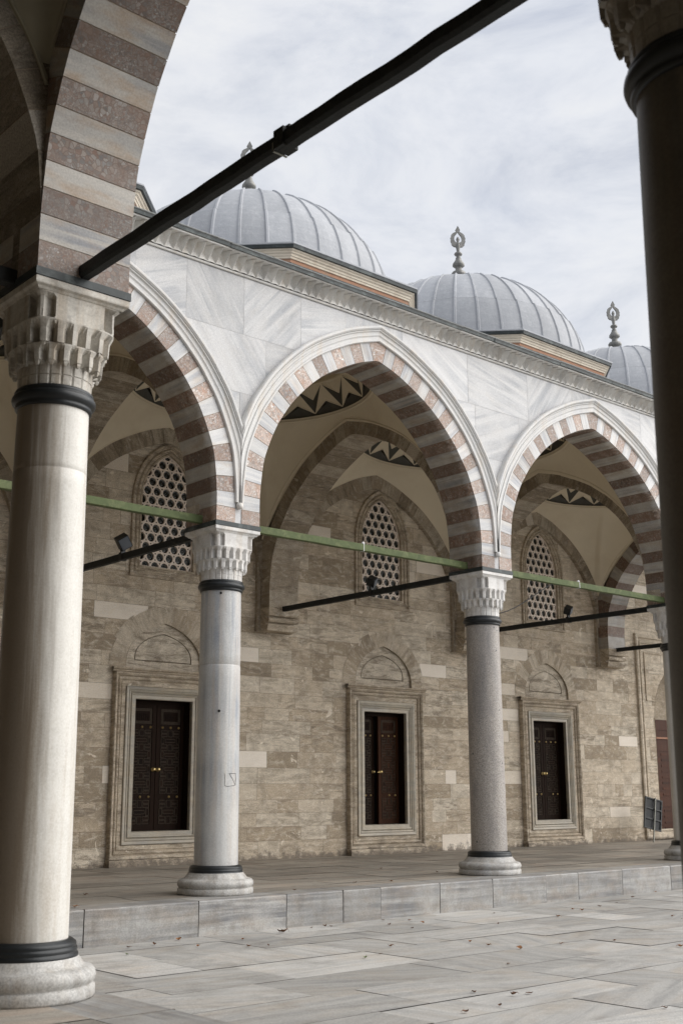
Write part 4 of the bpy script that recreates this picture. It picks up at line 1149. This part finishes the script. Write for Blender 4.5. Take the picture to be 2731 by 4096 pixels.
mb = MB()
for sg in (-1, 1):
    x0, x1 = (PC - 1.46, PC - .005) if sg < 0 else (PC + .005, PC + 1.46)
    y = W + .36
    mb.box(x0, x1, y + .02, y + .09, .0, 3.95, 0, .5)
    for a, b in ((x0, x0 + .34), (x1 - .2, x1)): mb.box(a, b, y, y + .025, .02, 3.9, 0, .6)
    for z0, z1 in ((.02, .24), (1.05, 1.35), (2.9, 3.1), (3.6, 3.9)): mb.box(x0 + .34, x1 - .2, y, y + .025, z0, z1, 0, .6)
    for z0, n in ((.24, 4), (1.35, 8)):
        for k in range(n):
            z = z0 + .02 + k * .19
            mb.box(x0 + .40, x0 + .62, y + .008, y + .025, z, z + .15, 0, random.random()); mb.box(x0 + .66, x1 - .24, y + .008, y + .025, z + .05, z + .12, 0, random.random())
    mb.box(x0 + .02, x1, y - .02, y + .0, .06, .22, 1); mb.box(x0 + .02, x1, y - .02, y, 3.30, 3.36, 1)
mb.build('portal_door', ['portalwood', 'portaltrim'], wall)
# interior darkness behind openings and the near back wall
mb = MB(); mb.box(-14.5, 28, W + .80, W + .9, -.1, 11.4)
for c in DOORS: mb.box(c - .9, c + .9, W + .45, W + .47, .5, 3.9); mb.box(c - .9, c + .9, W + .20, W + .22, 6.5, 9.8)
mb.build('inner_lining', 'dark', wall)
nw = thing('stone_wall', (NEARX - W, -12, 0), 'limestone wall at the back of the shadowed near portico', 'wall')
mb = MB(); lay(mb, slabs(-27, W, 0, 11.3, (.27, .42), (.38, 1.35)), NEAR, W, (), .006, 0, wt, .004, 0, 1, .005); mb.build('masonry', ['limeshade', 'joint_lime'], nw)
ew = thing('stone_wall', (-10.4, -24, 0), 'added limestone wall shutting light out of the near portico behind the viewpoint', 'wall')  # unseen wall, added to block light from the portico's open end
mb = MB(); lay(mb, slabs(-14, NEARX, 0, 11.3, (.27, .42), (.38, 1.35)), lambda s, d, z: (s, -24 + d, z), 0, (), .006, 0, wt, .004, 0, 1, -.005); mb.build('masonry', ['limeshade', 'joint_lime'], ew)

# ------------------------------------------------------------------ tie beams
def beam(name, p, q, hw, hh, mat, label, group, jig=.004, n=14, bev=.14):
    p, q = Vector(p), Vector(q); d = (q - p); L = d.length; d.normalize(); side = d.cross(Vector((0, 0, 1))).normalized()
    mb = MB(); rows = []
    for i in range(n + 1):
        c = p + d * (L * i / n) + side * random.uniform(-jig, jig) + Vector((0, 0, random.uniform(-jig, jig)))
        a, b = hw + random.uniform(-jig, jig) * .6, hh + random.uniform(-jig, jig) * .6; e = min(a, b) * bev
        rows.append([tuple(c + side * x + Vector((0, 0, z))) for x, z in ((-a + e, -b), (a - e, -b), (a, -b + e), (a, b - e), (a - e, b), (-a + e, b), (-a, b - e), (-a, -b + e))])
    mb.grid(rows, 0, closed=True); mb.face(rows[0][::-1]); mb.face(rows[-1])
    o = mb.build(name, mat); tag(o, label, 'beam', group)
    return o
G1 = 'green tie beams along the arcade'; G2 = 'black tie beams between columns and walls'
gl_ = ['green weathered tie beam left of the streaked column, partly behind the foreground column', 'green weathered tie beam spanning the middle arch', 'green weathered tie beam spanning the right arch', 'green tie beam beyond the far right column']
for i in range(4):
    beam('tie_beam', (CX[i] + HB - .02, 0, 6.125), (CX[i + 1] - HB + .02, 0, 6.125), .055, .066, 'green', gl_[i], G1)
bl_ = ['black tie beam behind the foreground column near the inner corner', 'black tie beam crossing the left latticed window', 'black tie beam crossing the middle latticed window down to the corbel', 'black tie beam crossing the right latticed window', 'short black tie beam at the far right beside the banded vault arch']
for i in range(5):
    beam('tie_beam', (CX[i], HB - .02, 6.03), (CX[i], W - .40, 6.03), .05, .062, 'tar', bl_[i], G2)
b1 = beam('tie_beam', (NEARX, NY[1] - HB + .03, 6.125), (NEARX, NY[2] + HB - .03, 6.14), 0.062, .068, 'tar', 'thick black tie beam cutting diagonally across the sky in the foreground', G2, .0035, 26, .4)
beam('tie_beam', (NEARX, NY[0] - HB + .03, 6.125), (NEARX, NY[1] + HB - .03, 6.125), .08, .088, 'tar', 'black tie beam behind the foreground column, in its shadowed side', G2)
beam('tie_beam', (NEARX, NY[2] - HB + .03, 6.125), (NEARX, NY[3] + HB - .03, 6.125), .08, .088, 'tar', 'black tie beam beside the viewpoint', G2)
for i, l in ((1, 'dark tie beam stub leaving the left edge from the foreground capital'), (2, 'dark tie beam behind the right foreground column')):
    beam('tie_beam', (NEARX - HB + .02, NY[i], 6.08), (NEARX - W + .4, NY[i], 6.08), .06, .07, 'tar', l, G2)
# collar and pale strap on the foreground beam
mb = MB(); y = -10.35
mb.box(NEARX - .070, NEARX + .070, y - .10, y + .01, 6.066, 6.212); mb.box(NEARX - .03, NEARX + .03, y - .12, y - .06, 6.205, 6.232)
mb.build('collar', 'tar', b1, bevel=.02)
mb = MB(); e = .0645
mb.box(NEARX - e, NEARX + e, y + .012, y + .030, 6.058, 6.064); mb.box(NEARX - e, NEARX - e + .006, y + .012, y + .03, 6.058, 6.13)
mb.build('strap', 'pole', b1)
# ------------------------------------------------------------------ floodlights
def floodlight(x, y, z, yaw, label, box=(.115, .115, .125)):
    root = thing('floodlight', (x, y, z), label, 'floodlight', 'floodlights clamped on the black tie beams')
    R3 = Matrix.Rotation(yaw, 3, 'Z') @ Matrix.Rotation(radians(-32), 3, 'Y') @ Matrix.Rotation(radians(28), 3, 'X') 
    T = lambda a, b, c: tuple(Vector((x, y, z + .10 + box[2])) + R3 @ Vector((a, b, c)))
    mb = MB(); mb.box(-box[0], box[0], -box[1], box[1], -box[2], box[2], 0, .5, T)
    mb.build('lamp_housing', 'lampblack', root, bevel=.012)
    mb = MB(); mb.box(-box[0] + .015, box[0] - .015, -box[1] - .012, -box[1] - .001, -box[2] + .015, box[2] - .015, 0, .5, T)
    mb.build('lamp_glass', 'lampgrey', root)
    mb = MB(); S = lambda a, b, c: (x + a, y + b, z + c)
    mb.box(-.05, .05, -.02, .02, .0, .16, 0, .5, S); mb.box(-.062, .062, -.05, .05, -.145, .012, 0, .5, S); mb.box(-.012, .012, -.012, .012, .05, .2, 0, .5, S)
    mb.build('bracket', 'lampblack', root)
    return root
floodlight(CX[1], 3.30, 6.10, radians(-25), 'grey faced square floodlight on the left black beam, near the foreground column')
floodlight(CX[2], 3.35, 6.10, radians(15), 'small black floodlight in front of the middle latticed window', (.09, .09, .10))
floodlight(CX[3], 3.25, 6.10, radians(10), 'small black floodlight beside the right latticed window', (.09, .09, .10))
# little white lamps on the green beams
for x, l in ((3.28, 'tiny white lamp on the green beam in the middle arch'), (9.87, 'tiny white lamp on the green beam in the right arch')):
    mb = MB(); mb.lathe([(0, 6.19), (.03, 6.19), (.034, 6.21), (.027, 6.232), (.012, 6.245), (0, 6.247)], x, 0, 16); mb.box(x - .03, x - .02, -.062, .062, 6.05, 6.20)
    o = mb.build('beam_lamp', 'white'); tag(o, l, 'lamp', 'white lamps on the green beams')
# cable from capital to beam
mb = MB(); pts = []
A, B = Vector((6.98, .25, 5.22)), Vector((8.95, 0.0, 6.06))
for k in range(17):
    t = k / 16; p = A.lerp(B, t); p.z -= .20 * sin(pi * t) * (1.15 - t); pts.append(p)
mb.tube(pts, .011, 6)
tag(mb.build('cable', 'lampblack'), 'thin black cable sagging from the granite column capital to the green beam', 'cable')

# ------------------------------------------------------------------ leaning notice board seen from behind
root = thing('notice_board', (21.12, 6.1, 0), 'dark notice board on a pole seen from behind, leaning by the red portal door', 'sign')
tilt = Matrix.Rotation(radians(13), 3, 'Y') @ Matrix.Rotation(radians(-6), 3, 'X') 
yawm = Matrix.Rotation(radians(-14), 3, 'Z')
T = lambda a, b, c: tuple(Vector((21.05, 6.15, 0.0)) + yawm @ (tilt @ Vector((a, b, c))))
mb = MB(); mb.box(-.33, .33, .03, .05, .42, 1.36, 0, .5, T); mb.build('panel', 'board', root)
mb = MB()
for a, b, c, d in ((-.35, -.31, .40, 1.38), (.31, .35, .40, 1.38), (-.31, .31, .40, .44), (-.31, .31, 1.34, 1.38), (-.31, .31, .70, .745), (-.31, .31, 1.02, 1.065)): mb.box(a, b, .0, .055, c, d, 0, .5, T)
mb.build('frame', 'boardframe', root)
mb = MB(); mb.tube([T(0.03, -.02, .0), T(.03, -.02, 1.40)], .024, 10); mb.build('pole', 'pole', root)

# ------------------------------------------------------------------ fallen leaves
def leaf_mesh(name, mat, seed, size, curl):
    rnd = random.Random(seed); mb = MB(); n = 5; prof = [0, .30, .42, .30, .16, 0]
    rows = []
    for i in range(n + 1):
        t = i / n; w = prof[i] * size * rnd.uniform(.85, 1.15) + .002; x = (t - .5) * size
        z = curl * size * (t - .5) ** 2 * 2 + rnd.uniform(0, .12) * size
        rows.append([(x, -w, z + curl * w * 1.1 + .004), (x + rnd.uniform(-.05, .05) * size, 0, z + .003), (x, w, z + curl * w * .9 + rnd.uniform(0, .12) * size + .004)])
    mb.grid(rows, 0); mb.tube([(-.5 * size, 0, rows[0][1][2] + .003), (-.72 * size, .05 * size, .012)], .0025, 4)
    return mb
spots = [(0.25, -1.43), (2.94, -1.46), (1.01, -1.22), (1.26, -1.24), (1.33, -1.31), (2.59, -1.19), (2.18, -1.77), (2.8, -1.91), (2.09, -2.39), (-0.86, -2.52), (0.35, -3.73), (-0.71, -4.37), (-0.32, -4.23), (1.52, -4.14), (1.41, -4.59), (4.79, -1.69), (3.57, -2.86), (5.16, -2.81), (6.38, -2.17), (6.34, -2.41), (2.3, -5.16), (3.16, -5.44), (1.46, -5.12), (10.66, -1.02), (9.2, -1.47), (8.03, -1.94), (7.16, -2.18), (6.65, -4.09), (6.38, -4.45), (3.24, -6.48), (-1.49, -7.55), (-1.28, -7.59), (-2.08, -7.88), (-2.59, -7.88), (-0.97, -9.06), (-1.68, -7.16), (0.24, -5.97), (-1.43, -1.13), (-1.64, -1.92), (-2.82, -1.99), (-1.12, -2.4), (-0.7, -1.7), (-2.42, -1.37), (-2.01, -1.37)]
terr = [(-1.74, 1.09), (-2.83, -0.56), (1.25, -0.49), (3.06, 0.03), (3.78, -0.14), (6.11, 2.62), (6.06, 0.93)]
protos = {}
for kind, mat, size, curl in (('brown', 'leaf', .10, .6), ('dark', 'leafdark', .085, .9), ('green', 'leafgreen', .11, .5), ('big', 'leafdark', .17, .9)): protos[kind] = None
def place_leaf(x, y, z, kind):
    spec = {'brown': ('leaf', .105, .3), 'dark': ('leafdark', .085, .35), 'green': ('leafgreen', .12, .3), 'big': ('leafdark', .19, .6)}[kind]
    lab = {'brown': 'dry orange brown fallen leaf lying on the pale courtyard slabs', 'dark': 'small dark curled leaf lying on the pale courtyard slabs', 'green': 'fallen green leaf lying on the pale courtyard slabs', 'big': 'largest dark crumpled leaf, lying by the kerb of the step'}[kind]
    if z > -.1: lab = 'dry leaf lying on the terrace floor under the arcade'
    if protos[kind] is None:
        o = leaf_mesh('fallen_leaf', spec[0], 5 + len(kind), spec[1], spec[2]).build('fallen_leaf', spec[0]); protos[kind] = o
    else:
        o = protos[kind].copy(); COL.objects.link(o)
    o.location = (x, y, z + .004); s = random.uniform(.5, .95) * (1.5 if kind == 'big' else 1); o.scale = (s, s * random.uniform(.7, 1.1), s * random.uniform(.7, 1.5)); o.rotation_euler = (random.uniform(-.15, .15), random.uniform(-.15, .15), random.uniform(0, 6.28))
    g = {'brown': 'brown leaves on the courtyard', 'dark': 'dark leaves on the courtyard', 'green': 'green leaves on the courtyard', 'big': 'big leaf'}[kind]
    tag(o, lab, 'leaf', g if z < -.1 else 'leaves on the terrace')
for i, (x, y) in enumerate(spots):
    kind = 'big' if i == 0 else ('green' if i in (11, 39) else ('brown' if i in (1, 7, 10, 13, 14, 17, 18, 19, 20, 21, 22, 23, 27, 29, 37, 38, 40, 41) else 'dark'))
    place_leaf(x, y, ZC, kind)
for x, y in terr: place_leaf(x, y, 0.0, 'dark' if random.random() < .6 else 'brown')
place_leaf(-7.6, -8.9, 0.0, 'dark')

# ------------------------------------------------------------------ camera
cam = bpy.data.cameras.new('camera'); co = bpy.data.objects.new('camera', cam); COL.objects.link(co)
yaw, pit, rol = .7201336, .2317692, -.0035552
F = Vector((sin(yaw) * cos(pit), cos(yaw) * cos(pit), sin(pit))); Rv = Vector((cos(yaw), -sin(yaw), 0)); U = Rv.cross(F)
R2 = cos(rol) * Rv + sin(rol) * U; U2 = -sin(rol) * Rv + cos(rol) * U
mw = Matrix((R2, U2, -F)).transposed().to_4x4(); mw.translation = (-11.6424, -16.3912, 1.6021); co.matrix_world = mw
cam.sensor_fit = 'VERTICAL'; cam.sensor_height = 36; cam.sensor_width = 24; cam.lens = 41.564; cam.clip_end = 2000; cam.clip_start = .05
cam.dof.use_dof = True; cam.dof.focus_distance = 20.0; cam.dof.aperture_fstop = 3.2
scene.camera = co

# ------------------------------------------------------------------ light
SE, SAZ = radians(36), radians(128)     # azimuth measured clockwise from +Y
wd = bpy.data.worlds.new('World'); scene.world = wd; wd.use_nodes = True; nt = wd.node_tree
bg = nt.nodes['Background']; bg.inputs['Strength'].default_value = .1
sky = nt.nodes.new('ShaderNodeTexSky'); sky.sky_type = 'NISHITA'; sky.sun_disc = False; sky.sun_elevation = SE; sky.sun_rotation = SAZ; sky.dust_density = 2.0; sky.air_density = 1.0
tc = nt.nodes.new('ShaderNodeTexCoord'); mp = nt.nodes.new('ShaderNodeMapping'); mp.inputs['Scale'].default_value = (3.2, 3.2, 8.0); lk(nt, tc.outputs['Generated'], mp.inputs['Vector'])
n1 = noise(nt, mp.outputs['Vector'], 1.7, 12, .63, .45)
CL = 3.45
cloud = ramp(nt, n1, [(.33, (.64, .675, .76)), (.45, (.79, .815, .875)), (.56, (.90, .915, .955)), (.72, (1, 1, 1))])
cl = mixc(nt, 1.0, cloud, (CL, CL, CL), 'MULTIPLY')
cov = ramp(nt, noise(nt, mp.outputs['Vector'], .9, 5, .5), [(.3, .90), (.6, .98)])
lk(nt, mixc(nt, cov, sky.outputs['Color'], cl), bg.inputs['Color'])
sun = bpy.data.lights.new('sun', 'SUN'); sun.energy = 1.5; sun.angle = radians(75); sun.color = (1, .965, .92)
so = bpy.data.objects.new('sun', sun); COL.objects.link(so)
sd = Vector((sin(SAZ) * cos(SE), cos(SAZ) * cos(SE), sin(SE)))
so.rotation_euler = sd.to_track_quat('Z', 'Y').to_euler(); so.location = (5, -10, 30)

scene.view_settings.view_transform = 'Standard'; scene.view_settings.look = 'None'; scene.view_settings.exposure = 1.4; scene.view_settings.gamma = 1
scene.render.engine = 'CYCLES'
cy = scene.cycles; cy.use_denoising = True; cy.max_bounces = 6; cy.diffuse_bounces = 4; cy.glossy_bounces = 2; cy.transmission_bounces = 2; cy.caustics_reflective = False; cy.caustics_refractive = False
cy.sample_clamp_indirect = 6
